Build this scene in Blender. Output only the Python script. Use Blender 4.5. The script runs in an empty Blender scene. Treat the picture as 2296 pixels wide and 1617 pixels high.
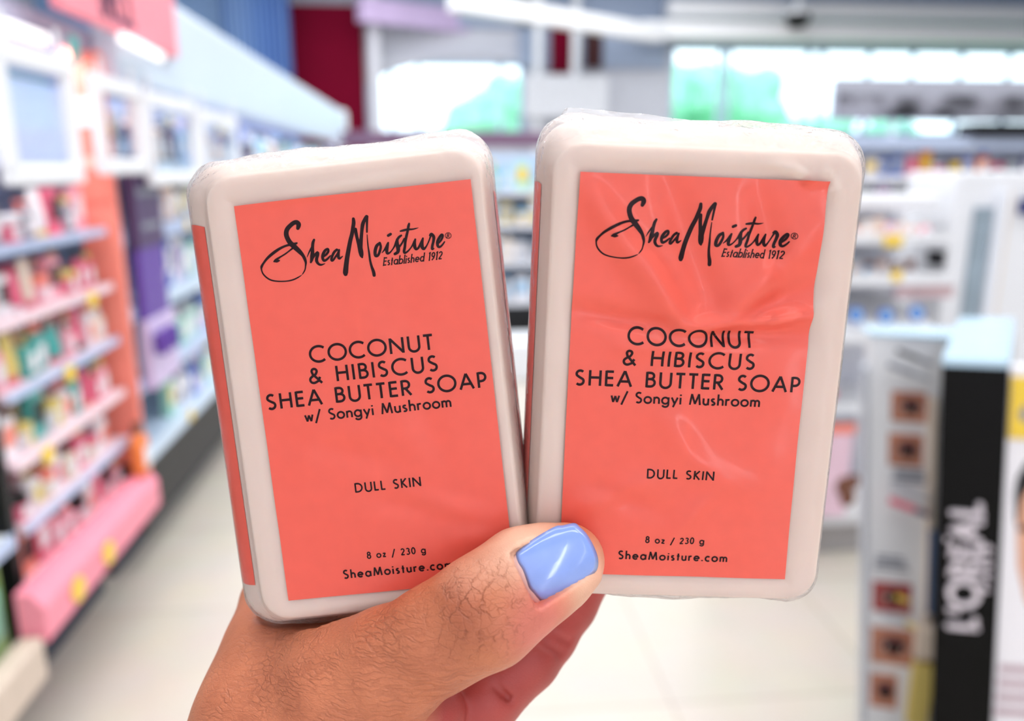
import bpy, bmesh, math, random
import numpy as np
from mathutils import Vector, Matrix, Quaternion

# ------------------------------------------------------------------ camera
W_PX, H_PX, F_PX = 2296.0, 1617.0, 1800.0
EYE = 1.40
PITCH = math.atan(432.5 / 1800.0)
YAW = math.radians(5.6)
scene = bpy.context.scene
fwd = Vector((math.sin(YAW) * math.cos(PITCH), math.cos(YAW) * math.cos(PITCH), -math.sin(PITCH)))
rgt = Vector((math.cos(YAW), -math.sin(YAW), 0))
upv = rgt.cross(fwd)
CAM = Matrix(((rgt.x, upv.x, -fwd.x, 0), (rgt.y, upv.y, -fwd.y, 0), (rgt.z, upv.z, -fwd.z, EYE), (0, 0, 0, 1)))
cd = bpy.data.cameras.new('camera')
cd.sensor_fit = 'HORIZONTAL'; cd.sensor_width = 36.0
cd.lens = F_PX / W_PX * 36.0
cd.clip_start = 0.01; cd.clip_end = 200
cd.dof.use_dof = True; cd.dof.focus_distance = 0.181
cd.dof.aperture_fstop = cd.lens / 3.6
cam = bpy.data.objects.new('camera', cd)
cam.matrix_world = CAM
scene.collection.objects.link(cam)
scene.camera = cam

# ------------------------------------------------------------------ light and exposure
scene.view_settings.view_transform = 'Standard'
scene.view_settings.look = 'None'
scene.view_settings.gamma = 1.0
scene.view_settings.use_curve_mapping = False
scene.view_settings.exposure = -0.12
wd = bpy.data.worlds.new('daylight'); scene.world = wd
wd.use_nodes = True
wn = wd.node_tree.nodes; wl = wd.node_tree.links
bg = wn['Background']
bg.inputs[0].default_value = (0.80, 0.93, 1.0, 1); bg.inputs[1].default_value = 3.0

def area(name, loc, size, power, color=(1, 1, 1), rot=(0, 0, 0)):
    l = bpy.data.lights.new(name, 'AREA'); l.shape = 'RECTANGLE'
    l.size, l.size_y = size; l.energy = power; l.color = color
    o = bpy.data.objects.new(name, l); o.location = loc; o.rotation_euler = rot
    scene.collection.objects.link(o); return o
# the shop's ceiling lighting, in rows along the aisle and over the far floor
area('ceiling_and_fill_light', (0.2, 2.2, 4.35), (3.0, 6.0), 235, (1.0, 0.985, 0.97))
area('ceiling_and_fill_light', (0.6, 9.0, 4.35), (9.0, 7.0), 560, (0.97, 0.985, 1.0))
area('ceiling_and_fill_light', (5.2, 3.5, 4.35), (4.0, 7.0), 270, (0.98, 0.99, 1.0))
area('ceiling_and_fill_light', (-0.6, -2.6, 4.0), (5.0, 2.6), 265, (1.0, 0.97, 0.94), (math.radians(-38), 0, 0))

area('ceiling_and_fill_light', (2.6, -0.9, 4.2), (1.6, 2.6), 90, (1, 1, 1), (math.radians(-35), 0, 0))  # added fill lamp, brightens the stand's white picture panel
# added thin lamps behind the camera, shaped to streak the nail
area('nail_streak_light', (1.65, -4.9, 1.9), (.13, 3.6), 46, (1, 1, 1), (math.radians(90), 0, math.radians(180)))
area('nail_streak_light', (3.3, -4.9, 1.9), (.05, 3.6), 12, (1, 1, 1), (math.radians(90), 0, math.radians(180)))

# ------------------------------------------------------------------ helpers
COL = scene.collection
_m = {}
def lin(c):
    c = c / 255.0
    return c / 12.92 if c <= 0.04045 else ((c + 0.055) / 1.055) ** 2.4
def rgb(r, g, b): return (lin(r), lin(g), lin(b), 1)

def mat(name, col, rough=0.5, spec=0.5, metal=0.0, emit=0.0, var=0.06, scale=20.0, trans=0.0, coat=0.0):
    """principled material with a little procedural tone variation"""
    key = name
    if key in _m: return _m[key]
    m = bpy.data.materials.new(name); m.use_nodes = True
    n = m.node_tree.nodes; l = m.node_tree.links
    b = n['Principled BSDF']
    c = rgb(*col)
    if var > 0:
        t = n.new('ShaderNodeTexNoise'); t.inputs['Scale'].default_value = scale
        co = n.new('ShaderNodeTexCoord'); l.new(co.outputs['Object'], t.inputs['Vector'])
        r = n.new('ShaderNodeValToRGB')
        r.color_ramp.elements[0].position = 0.3; r.color_ramp.elements[1].position = 0.7
        r.color_ramp.elements[0].color = tuple(x * (1 - var) for x in c[:3]) + (1,)
        r.color_ramp.elements[1].color = tuple(min(1, x * (1 + var)) for x in c[:3]) + (1,)
        l.new(t.outputs['Fac'], r.inputs['Fac']); l.new(r.outputs['Color'], b.inputs['Base Color'])
    else:
        b.inputs['Base Color'].default_value = c
    b.inputs['Roughness'].default_value = rough
    b.inputs['Specular IOR Level'].default_value = spec
    b.inputs['Metallic'].default_value = metal
    b.inputs['Coat Weight'].default_value = coat
    b.inputs['Transmission Weight'].default_value = trans
    if emit > 0:
        b.inputs['Emission Color'].default_value = c
        b.inputs['Emission Strength'].default_value = emit
    _m[key] = m
    return m

def mesh_obj(name, verts, faces, material=None, parent=None, smooth=False, matrix=None):
    me = bpy.data.meshes.new(name)
    me.from_pydata([tuple(v) for v in verts], [], faces)
    me.update()
    if smooth:
        me.polygons.foreach_set('use_smooth', [True] * len(me.polygons))
    if material: me.materials.append(material)
    o = bpy.data.objects.new(name, me); COL.objects.link(o)
    if parent is not None: o.parent = parent
    if matrix is not None: o.matrix_world = matrix
    return o

def tag(o, label=None, cat=None, group=None, kind=None):
    if label: o['label'] = label
    if cat: o['category'] = cat
    if group: o['group'] = group
    if kind: o['kind'] = kind
    return o

def empty(name, loc=(0, 0, 0), rz=0.0, matrix=None):
    o = bpy.data.objects.new(name, None); COL.objects.link(o)
    o.empty_display_size = 0.05
    if matrix is not None: o.matrix_world = matrix
    else: o.location = loc; o.rotation_euler = (0, 0, rz)
    return o

class MB:
    """collects pieces of one part"""
    def __init__(s): s.v = []; s.f = []
    def add(s, verts, faces):
        k = len(s.v); s.v += [tuple(v) for v in verts]; s.f += [tuple(i + k for i in f) for f in faces]; return s
    def box(s, x0, x1, y0, y1, z0, z1, bevel=0.0):
        if bevel <= 0:
            return s.add([(x0, y0, z0), (x1, y0, z0), (x1, y1, z0), (x0, y1, z0), (x0, y0, z1), (x1, y0, z1), (x1, y1, z1), (x0, y1, z1)],
                         [(0, 3, 2, 1), (4, 5, 6, 7), (0, 1, 5, 4), (1, 2, 6, 5), (2, 3, 7, 6), (3, 0, 4, 7)])
        bm = bmesh.new(); r = bmesh.ops.create_cube(bm, size=1)
        for v in bm.verts:
            v.co = Vector(((x0 + x1) / 2 + v.co.x * (x1 - x0), (y0 + y1) / 2 + v.co.y * (y1 - y0), (z0 + z1) / 2 + v.co.z * (z1 - z0)))
        bmesh.ops.bevel(bm, geom=list(bm.edges), offset=bevel, segments=3, affect='EDGES', profile=0.5)
        bm.verts.ensure_lookup_table(); bm.verts.index_update()
        vs = [v.co.copy() for v in bm.verts]; fs = [[v.index for v in f.verts] for f in bm.faces]
        bm.free(); return s.add(vs, fs)
    def lathe(s, prof, n=16, cx=0, cy=0, sy=1.0, e=2.0):
        """prof: (radius, z) pairs; e > 2 squares the section"""
        vs = []; fs = []
        for r, z in prof:
            for k in range(n):
                a = 2 * math.pi * k / n; c, q = math.cos(a), math.sin(a)
                d = (abs(c) ** e + abs(q) ** e) ** (-1 / e)
                vs.append((cx + r * c * d, cy + r * q * d * sy, z))
        for i in range(len(prof) - 1):
            for k in range(n):
                a, b = i * n + k, i * n + (k + 1) % n
                fs.append((a, b, b + n, a + n))
        fs.append(tuple(range(n))[::-1]); fs.append(tuple(range((len(prof) - 1) * n, len(prof) * n)))
        return s.add(vs, fs)
    def tube(s, pts, r, n=8):
        pts = [Vector(p) for p in pts]; rr = r if isinstance(r, (list, tuple)) else [r] * len(pts)
        vs = []; fs = []
        for i, p in enumerate(pts):
            t = (pts[min(i + 1, len(pts) - 1)] - pts[max(i - 1, 0)]).normalized()
            a = t.orthogonal().normalized() if i == 0 else (a - t * a.dot(t)).normalized()
            b = t.cross(a)
            for k in range(n):
                g = 2 * math.pi * k / n
                vs.append(p + (a * math.cos(g) + b * math.sin(g)) * rr[i])
        for i in range(len(pts) - 1):
            for k in range(n):
                u, w = i * n + k, i * n + (k + 1) % n
                fs.append((u, w, w + n, u + n))
        fs.append(tuple(range(n))[::-1]); fs.append(tuple(range((len(pts) - 1) * n, len(pts) * n)))
        return s.add(vs, fs)
    def build(s, name, material, parent=None, smooth=False, matrix=None):
        o = mesh_obj(name, s.v, s.f, material, parent, smooth, matrix)
        if smooth:
            mod = o.modifiers.new('edge', 'EDGE_SPLIT'); mod.split_angle = math.radians(40)
        return o

def ray(px, py):
    return fwd + rgt * ((px - W_PX / 2) / F_PX) - upv * ((py - H_PX / 2) / F_PX)
def hit(px, py, axis, val):
    """where the sight line of a photo point meets a plane of the shop"""
    d = ray(px, py); o = Vector((0, 0, EYE))
    return o + d * ((val - o[axis]) / d[axis])

# ------------------------------------------------------------------ stroke lettering
def arc(cx, cy, rx, ry, a0, a1, n=None):
    n = n or max(4, int(abs(a1 - a0) / 14))
    return [(cx + rx * math.cos(math.radians(a0 + (a1 - a0) * i / n)), cy + ry * math.sin(math.radians(a0 + (a1 - a0) * i / n))) for i in range(n + 1)]
O_ = arc(.5, .5, .5, .5, 0, 360, 30)
GLYPH = {   # cap height 1, baseline 0: width, strokes
 'C': (.88, [arc(.52, .5, .5, .5, 48, 312, 22)]),
 'O': (1.02, [[(x * 1.0 + .01, y) for x, y in O_]]),
 'N': (.82, [[(.06, 0), (.06, 1)], [(.06, .96), (.76, .04)], [(.76, 0), (.76, 1)]]),
 'U': (.72, [[(.06, 1), (.06, .33)] + arc(.36, .31, .30, .31, 180, 360, 12) + [(.66, 1)]]),
 'T': (.52, [[(.26, 0), (.26, 1)], [(0, .94), (.52, .94)]]),
 'H': (.72, [[(.06, 0), (.06, 1)], [(.66, 0), (.66, 1)], [(.06, .53), (.66, .53)]]),
 'I': (.12, [[(.06, 0), (.06, 1)]]),
 'B': (.56, [[(.06, 0), (.06, 1)], [(.06, .94), (.26, .94)] + arc(.26, .74, .2, .2, 90, -90, 8) + [(.06, .54)], [(.06, .54), (.28, .54)] + arc(.28, .30, .24, .24, 90, -90, 8) + [(.06, .06)]]),
 'S': (.56, [arc(.28, .735, .21, .215, 40, 215, 12)[:-1] + [(.14, .60), (.28, .50), (.42, .42)] + arc(.27, .265, .22, .225, 30, -140, 12)]),
 'E': (.48, [[(.06, 0), (.06, 1)], [(.06, .94), (.48, .94)], [(.06, .53), (.46, .53)], [(.06, .06), (.48, .06)]]),
 'A': (.84, [[(.03, 0), (.42, 1.0)], [(.81, 0), (.42, 1.0)], [(.18, .33), (.66, .33)]]),
 'R': (.58, [[(.06, 0), (.06, 1)], [(.06, .94), (.26, .94)] + arc(.26, .70, .22, .24, 90, -90, 8) + [(.06, .46)], [(.24, .46), (.54, 0)]]),
 'P': (.52, [[(.06, 0), (.06, 1)], [(.06, .94), (.24, .94)] + arc(.24, .68, .24, .26, 90, -90, 8) + [(.06, .42)]]),
 'D': (.78, [[(.06, 0), (.06, 1)], [(.06, .94), (.28, .94)] + arc(.28, .5, .44, .44, 90, -90, 14) + [(.06, .06)]]),
 'L': (.44, [[(.06, 0), (.06, 1)], [(.06, .06), (.44, .06)]]),
 'K': (.60, [[(.06, 0), (.06, 1)], [(.54, 1), (.09, .50)], [(.13, .54), (.58, 0)]]),
 'M': (.98, [[(.07, 0), (.20, 1)], [(.20, .98), (.49, .08)], [(.49, .08), (.78, .98)], [(.78, 1), (.91, 0)]]),
 '&': (.74, [[(.72, 0), (.22, .62)] + arc(.33, .79, .15, .16, 215, -30, 12) + [(.40, .60), (.20, .48)] + arc(.25, .25, .21, .21, 120, 300, 10) + [(.50, .14), (.64, .40)]]),
 'w': (.72, [[(.04, .62), (.20, .02)], [(.20, .02), (.36, .58)], [(.36, .58), (.52, .02)], [(.52, .02), (.68, .62)]]),
 '/': (.50, [[(.02, -.2), (.48, 1.05)]]),
 'o': (.64, [arc(.32, .31, .28, .28, 0, 360, 22)]),
 'n': (.52, [[(.06, 0), (.06, .62)], [(.06, .34)] + arc(.26, .36, .20, .21, 175, 0, 8) + [(.46, 0)]]),
 'g': (.64, [arc(.31, .31, .27, .28, 0, 360, 22), [(.58, .62), (.58, -.04)] + arc(.32, -.04, .26, .22, 0, -160, 9)]),
 'y': (.56, [[(.04, .62), (.29, .08)], [(.54, .62), (.18, -.26)]]),
 'i': (.14, [[(.07, 0), (.07, .62)], [(.07, .78), (.07, .91)]]),
 'u': (.52, [[(.06, .62), (.06, .24)] + arc(.26, .25, .20, .21, 180, 355, 8) + [(.46, .24)], [(.46, 0), (.46, .62)]]),
 's': (.40, [arc(.20, .455, .13, .12, 40, 215, 8)[:-1] + [(.13, .37), (.20, .32), (.27, .27)] + arc(.19, .17, .14, .125, 30, -140, 8)]),
 'h': (.52, [[(.06, 0), (.06, 1.03)], [(.06, .34)] + arc(.26, .36, .20, .21, 175, 0, 8) + [(.46, 0)]]),
 'r': (.34, [[(.06, 0), (.06, .62)], [(.06, .34)] + arc(.24, .38, .18, .18, 180, 60, 6)]),
 'm': (.84, [[(.06, 0), (.06, .62)], [(.06, .36)] + arc(.23, .39, .17, .18, 175, 0, 8) + [(.40, 0)], [(.40, .36)] + arc(.57, .39, .17, .18, 175, 0, 8) + [(.74, 0)]]),
 'e': (.62, [[(.05, .31), (.56, .31)] + arc(.31, .31, .26, .27, 0, 318, 18)]),
 'a': (.64, [arc(.31, .31, .26, .28, 0, 360, 22), [(.58, 0), (.58, .62)]]),
 'c': (.50, [arc(.31, .31, .26, .28, 50, 310, 14)]),
 't': (.30, [[(.15, 0), (.15, .88)], [(.0, .56), (.30, .56)]]),
 'z': (.48, [[(.04, .56), (.44, .56)], [(.42, .56), (.06, .06)], [(.04, .06), (.46, .06)]]),
 'l': (.12, [[(.06, 0), (.06, 1.03)]]),
 'b': (.62, [[(.06, 0), (.06, 1.03)], arc(.32, .31, .26, .28, 0, 360, 22)]),
 'd': (.62, [[(.56, 0), (.56, 1.03)], arc(.30, .31, .26, .28, 0, 360, 22)]),
 '.': (.14, [[(.07, 0), (.07, .13)]]),
 "'": (.14, [[(.07, .72), (.09, 1.0)]]),
 '8': (.54, [arc(.27, .73, .19, .20, 0, 360, 16), arc(.27, .27, .23, .25, 0, 360, 18)]),
 '2': (.54, [arc(.27, .70, .21, .24, 165, -25, 10) + [(.06, .06)], [(.04, .06), (.52, .06)]]),
 '3': (.52, [arc(.25, .74, .19, .20, 150, -90, 10), arc(.25, .28, .22, .23, 90, -150, 10)]),
 '0': (.56, [arc(.28, .5, .23, .45, 0, 360, 22)]),
 '1': (.30, [[(.18, 0), (.18, 1)], [(.18, .96), (.03, .84)]]),
 '9': (.54, [arc(.27, .68, .21, .25, 0, 360, 16), [(.48, .66), (.40, .30), (.14, 0)]]),
 ' ': (.36, []),
}
def resample(pts, step):
    out = [pts[0]]
    for a, b in zip(pts[:-1], pts[1:]):
        L = math.dist(a[:2], b[:2]); k = max(1, int(math.ceil(L / step)))
        for i in range(1, k + 1):
            out.append(tuple(a[j] + (b[j] - a[j]) * i / k for j in range(len(a))))
    return out
def ribbon(mb, pts, zf, step=0.8, caps=False):
    """pts (x, y, width) drawn as a ribbon lying on the surface zf(x, y)"""
    pts = resample(pts, step)
    n = len(pts); vs = []; fs = []
    for i, (x, y, w) in enumerate(pts):
        a = pts[max(i - 1, 0)]; b = pts[min(i + 1, n - 1)]
        if i in (0, n - 1) and math.dist(pts[0][:2], pts[-1][:2]) < 1e-6 and n > 3:
            a, b = pts[n - 2], pts[1]
        dx, dy = b[0] - a[0], b[1] - a[1]; L = math.hypot(dx, dy) or 1e-9
        nx, ny = -dy / L * w / 2, dx / L * w / 2
        vs += [(x + nx, y + ny), (x - nx, y - ny)]
    for i in range(n - 1):
        fs.append((2 * i, 2 * i + 1, 2 * i + 3, 2 * i + 2))
    if caps:
        for (x, y, w), in ((pts[0],), (pts[-1],)):
            k = len(vs); vs += [(x + w / 2 * math.cos(t * math.pi / 6), y + w / 2 * math.sin(t * math.pi / 6)) for t in range(12)]
            fs.append(tuple(range(k, k + 12)))
    mb.add([(x, y, zf(x, y)) for x, y in vs], fs)
def text_strokes(txt, cap, weight, x0=None, x1=None, y=0.0, slant=0.0, squeeze=1.0, serif=0.0):
    ws = [GLYPH[c][0] * cap * squeeze for c in txt]
    track = ((x1 - x0) - sum(ws)) / max(1, len(txt) - 1)
    out = []; x = x0
    for c, w in zip(txt, ws):
        for s in GLYPH[c][1]:
            q = [(x + (px * squeeze + slant * py) * cap, y + py * cap, weight) for px, py in s]
            out.append(q)
            if serif and len(s) == 2 and c != '/':
                for (a, b) in (s[0], s[1]):
                    if b in (0, 1, 1.03) and abs(s[0][0] - s[1][0]) < .1:
                        out.append([(x + ((a - .11) * squeeze + slant * b) * cap, y + b * cap, weight * .6), (x + ((a + .11) * squeeze + slant * b) * cap, y + b * cap, weight * .6)])
        x += w + track
    return out

# ================================================================== the room
def struct(name, mb, m, smooth=False): 
    o = mb.build(name, m, None, smooth); o['kind'] = 'structure'; return o
def floor_material():
    m = bpy.data.materials.new('cream_vinyl_tiles'); m.use_nodes = True
    n = m.node_tree.nodes; l = m.node_tree.links; b = n['Principled BSDF']
    co = n.new('ShaderNodeTexCoord'); br = n.new('ShaderNodeTexBrick'); l.new(co.outputs['Object'], br.inputs['Vector'])
    br.inputs['Scale'].default_value = 1.0; br.inputs['Brick Width'].default_value = .61; br.inputs['Row Height'].default_value = .61; br.inputs['Mortar Size'].default_value = .004
    br.offset = 0
    br.inputs['Color1'].default_value = rgb(206, 198, 185); br.inputs['Color2'].default_value = rgb(211, 203, 191); br.inputs['Mortar'].default_value = rgb(184, 174, 160)
    nz = n.new('ShaderNodeTexNoise'); nz.inputs['Scale'].default_value = 6; l.new(co.outputs['Object'], nz.inputs['Vector'])
    mx = n.new('ShaderNodeMix'); mx.data_type = 'RGBA'; mx.blend_type = 'MULTIPLY'; mx.inputs[0].default_value = .12
    l.new(br.outputs['Color'], mx.inputs[6]); l.new(nz.outputs['Color'], mx.inputs[7]); l.new(mx.outputs[2], b.inputs['Base Color'])
    b.inputs['Roughness'].default_value = .28
    return m
struct('floor', MB().box(-6, 12, -5, 14, -.1, 0), floor_material())
struct('ceiling', MB().box(-6, 12, -5, 14, 4.6, 4.7), mat('ceiling_paint', (176, 188, 206), .8, .2, var=.03, scale=2))
M_WALL = mat('grey_wall_paint', (206, 208, 218), .7, .3, var=.03, scale=2)
M_WHITE = mat('white_paint', (238, 240, 244), .55, .4, var=.02, scale=5)
M_BLUEGREY = mat('blue_grey_bulkhead', (166, 180, 204), .7, .3, var=.04, scale=1.5)
M_CRIMSON = mat('crimson_panel', (112, 2, 36), .8, .1, var=.05, scale=2)
M_LAV = mat('pale_lavender', (206, 184, 222), .6, .3, var=.04, scale=3)
M_BLACK = mat('black_plastic', (16, 16, 20), .45, .4, var=.0)
M_GREY = mat('mid_grey', (150, 155, 165), .6, .4, var=.04)
YB = 14.0
w1 = (-1.05, 1.57, 1.94, 3.10); w2 = (4.08, 11.2, 1.94, 3.40)
mb = MB()
mb.box(-6, w1[0], YB, YB + .2, 0, 4.6); mb.box(w1[0], w1[1], YB, YB + .2, 0, w1[2]); mb.box(w1[0], w1[1], YB, YB + .2, w1[3], 4.6)
mb.box(w1[1], w2[0], YB, YB + .2, 0, 4.6); mb.box(w2[0], w2[1], YB, YB + .2, 0, w2[2]); mb.box(w2[0], w2[1], YB, YB + .2, w2[3], 4.6); mb.box(w2[1], 12, YB, YB + .2, 0, 4.6)
struct('wall_back', mb, M_WALL)
struct('wall_left', MB().box(-6.2, -6, -5, 14.2, 0, 4.6), M_WALL)
struct('wall_right', MB().box(12, 12.2, -5, 14.2, 0, 4.6), M_WALL)
struct('wall_front', MB().box(-6, 12, -5.2, -5, 0, 4.6), M_WALL)

def glass_mat():
    m = bpy.data.materials.new('window_glass'); m.use_nodes = True
    n = m.node_tree.nodes; l = m.node_tree.links
    for x in list(n): n.remove(x)
    out = n.new('ShaderNodeOutputMaterial'); t = n.new('ShaderNodeBsdfTransparent'); g = n.new('ShaderNodeBsdfGlossy'); f = n.new('ShaderNodeFresnel'); mx = n.new('ShaderNodeMixShader'); ge = n.new('ShaderNodeNewGeometry'); iv = n.new('ShaderNodeMath'); iv.operation = 'SUBTRACT'; iv.inputs[0].default_value = 1; l.new(ge.outputs['Backfacing'], iv.inputs[1]); ml = n.new('ShaderNodeMath'); ml.operation = 'MULTIPLY'
    t.inputs[0].default_value = (.96, .99, 1, 1); g.inputs['Roughness'].default_value = .02; f.inputs[0].default_value = 1.4
    l.new(f.outputs[0], ml.inputs[0]); l.new(iv.outputs[0], ml.inputs[1]); l.new(ml.outputs[0], mx.inputs[0]); l.new(t.outputs[0], mx.inputs[1]); l.new(g.outputs[0], mx.inputs[2]); l.new(mx.outputs[0], out.inputs[0]); return m
M_GLASS = glass_mat()
M_FRAME = mat('pale_window_frame', (196, 214, 238), .5, .4, var=.0)
for i, (w, mull) in enumerate(((w1, [-.62, -.18, 1.18]), (w2, [4.95, 5.1, 6.5, 6.75, 7.6, 8.4, 9.3, 10.2]))):
    a, b, c, d = w; mb = MB()
    mb.box(a, b, YB + .04, YB + .12, c, c + .06); mb.box(a, b, YB + .04, YB + .12, d - .06, d); mb.box(a, a + .06, YB + .04, YB + .12, c, d); mb.box(b - .06, b, YB + .04, YB + .12, c, d)
    for k in mull: mb.box(k - .035, k + .035, YB + .04, YB + .12, c, d)
    o = struct('window_%d' % (i + 1), mb, M_FRAME)
    g = MB().box(a, b, YB + .075, YB + .08, c, d).build('window_pane', M_GLASS, o)
    sl = MB().box(a - .1, b + .1, YB - .14, YB + .02, c - .09, c).build('window_sill', M_BLUEGREY, o)
# bulkheads and ceiling trim along the far wall
def span(y0, y1, Y, x0, x1, d, m, name):
    A = hit(x0, y1, 1, Y); B_ = hit(x1, y0, 1, Y)
    return struct(name, MB().box(A.x, B_.x, Y, Y + d, A.z, hit((x0 + x1) / 2, y0, 1, Y).z), m)
struct('trim_1', MB().box(3.95, 12, 13.86, 13.98, 3.42, 4.6), M_BLUEGREY)
struct('trim_2', MB().box(-6, -2.3, 13.9, 13.99, 0, 4.6), mat('pale_blue_panel', (150, 184, 226), .6, .3, var=.05, scale=2))
span(8, 36, 13.5, 1500, 2420, .3, mat('bright_trim', (250, 250, 252), .5, .4, var=.01), 'trim_3')
span(54, 82, 13.3, 1440, 2420, .3, mat('bright_trim', (250, 250, 252)), 'trim_4')
def beam(p, q, hgt, thick, m, name):
    d = (q - p); d.z = 0; nrm = Vector((-d.y, d.x, 0)).normalized() * thick
    v = [p, q, q + nrm, p + nrm]; vs = v + [x + Vector((0, 0, hgt)) for x in v]
    return struct(name, MB().add(vs, [(0, 3, 2, 1), (4, 5, 6, 7), (0, 1, 5, 4), (1, 2, 6, 5), (2, 3, 7, 6), (3, 0, 4, 7)]), m)
beam(hit(1030, 20, 2, 3.35), hit(1490, 92, 2, 3.35), .22, .25, mat('bright_trim', (250, 250, 252)), 'trim_5')
beam(hit(812, 46, 2, 3.55), hit(1196, 88, 2, 3.55), .34, .2, M_LAV, 'trim_6')
A = hit(1210, 60, 1, 13.9)
struct('trim_7', MB().box(hit(1165, 0, 1, 13.9).x, hit(1500, 0, 1, 13.9).x, 13.9, 13.98, 3.02, 4.55), M_BLUEGREY)
struct('trim_8', MB().box(-1.02, 1.66, 13.9, 13.98, 3.62, 4.55), M_BLUEGREY)

# arched head of the first window
pts = [hit(x, y, 1, 13.96) for x, y in ((806, 120), (806, 196), (840, 176), (885, 158), (940, 142), (1000, 132), (1070, 126), (1130, 130), (1172, 142), (1182, 120))]
mb = MB(); v = [(p.x, 13.955, p.z) for p in pts] + [(p.x, 13.999, p.z) for p in pts]; n = len(pts)
struct('trim_9', mb.add(v, [tuple(range(n)), tuple(range(n, 2 * n))[::-1]] + [(k, (k + 1) % n, n + (k + 1) % n, n + k) for k in range(n)]), M_WALL)

def thing(name, mb, m, label, cat, group=None, smooth=False):
    return tag(mb.build(name, m, None, smooth), label, cat, group)
def px_box(x0, x1, y0, y1, Y, d):
    A = hit(x0, y1, 1, Y); B_ = hit(x1, y0, 1, Y)
    return (A.x, hit(x1, y1, 1, Y).x, Y, Y + d, A.z, hit((x0 + x1) / 2, y0, 1, Y).z)
thing('wall_panel', MB().box(-2.2, -1.03, 13.7, 13.88, 0, 3.88, .01), M_CRIMSON, 'tall crimson wall panel standing left of the arched bright window', 'wall panel')
thing('wall_panel', MB().box(*px_box(1236, 1281, 60, 162, 13.79, .12), .01), M_CRIMSON, 'small crimson panel hanging between two pale posts right of the window', 'wall panel')
pic = thing('picture', MB().box(*px_box(1312, 1350, 68, 152, 13.81, .1), .01), mat('dark_brown_print', (60, 14, 16), .5, .3, var=.4, scale=9), 'small dark brown picture high beside the crimson panel', 'picture')
thing('sign_board', MB().box(*px_box(1178, 1362, 168, 262, 13.375, .1), .02), mat('pale_sign', (214, 216, 222), .6, .3), 'blank pale grey board hanging under the small crimson panel', 'board')
for q, x in enumerate((1207, 1292)):
    c = hit(x, 100, 1, 13.5)
    thing('post', MB().lathe([(.07, 0), (.07, 4.55)], 14, c.x, 13.55), M_WHITE, ['slim white post at the right edge of the arched window', 'slim white post between the crimson panel and the dark picture'][q], 'post', None, True)
c = hit(840, 100, 1, 13.5)
thing('post', MB().lathe([(.1, 0), (.1, 4.55)], 14, c.x - .02, 13.55), mat('pale_post', (222, 222, 230), .6, .3), 'pale grey post just right of the tall crimson panel', 'post', None, True)
# blue pleated drape left of the crimson panel
mb = MB(); x0 = hit(498, 60, 1, 13.2).x; x1 = hit(650, 60, 1, 13.2).x; n = 60; vs = []; fs = []
for k in range(n + 1):
    x = x0 + (x1 - x0) * k / n; y = 13.2 + .05 * math.sin(k * 1.3)
    vs += [(x, y, 1.6), (x, y, 4.3), (x, y + .03, 1.6), (x, y + .03, 4.3)]
for k in range(n):
    a = 4 * k; fs += [(a, a + 4, a + 5, a + 1), (a + 2, a + 3, a + 7, a + 6), (a + 1, a + 5, a + 7, a + 3), (a, a + 2, a + 6, a + 4)]
M_DRAPE = bpy.data.materials.new('striped_blue_fabric'); M_DRAPE.use_nodes = True
n_ = M_DRAPE.node_tree.nodes; l_ = M_DRAPE.node_tree.links
wv = n_.new('ShaderNodeTexWave'); wv.inputs['Scale'].default_value = 3.6; wv.inputs['Distortion'].default_value = 1.2; wv.inputs['Detail Scale'].default_value = .3
co = n_.new('ShaderNodeTexCoord'); mp = n_.new('ShaderNodeMapping'); mp.inputs['Scale'].default_value = (1, 1, .02); l_.new(co.outputs['Object'], mp.inputs['Vector']); l_.new(mp.outputs[0], wv.inputs['Vector'])
rp = n_.new('ShaderNodeValToRGB'); rp.color_ramp.elements[0].color = rgb(52, 92, 168); rp.color_ramp.elements[1].color = rgb(156, 192, 232)
l_.new(wv.outputs['Fac'], rp.inputs['Fac']); l_.new(rp.outputs['Color'], n_['Principled BSDF'].inputs['Base Color'])
thing('drape', mb.add(vs, fs), M_DRAPE, 'blue striped hanging drape left of the tall crimson panel', 'drape')
c = hit(1795, 44, 1, 13.0)
dome = thing('security_camera', MB().lathe([(.02, -.20), (.10, -.185), (.16, -.13), (.19, -.05), (.20, 0)], 20, c.x, 13.1), M_BLACK, 'black dome security camera hanging from the white ceiling beam', 'security camera', None, True)
dome.location = (0, 0, c.z + .08)
MB().lathe([(.22, 0), (.22, .07), (.05, .09), (.05, .5)], 20, c.x, 13.1).build('mounting_base', M_WHITE, dome, True)

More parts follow.
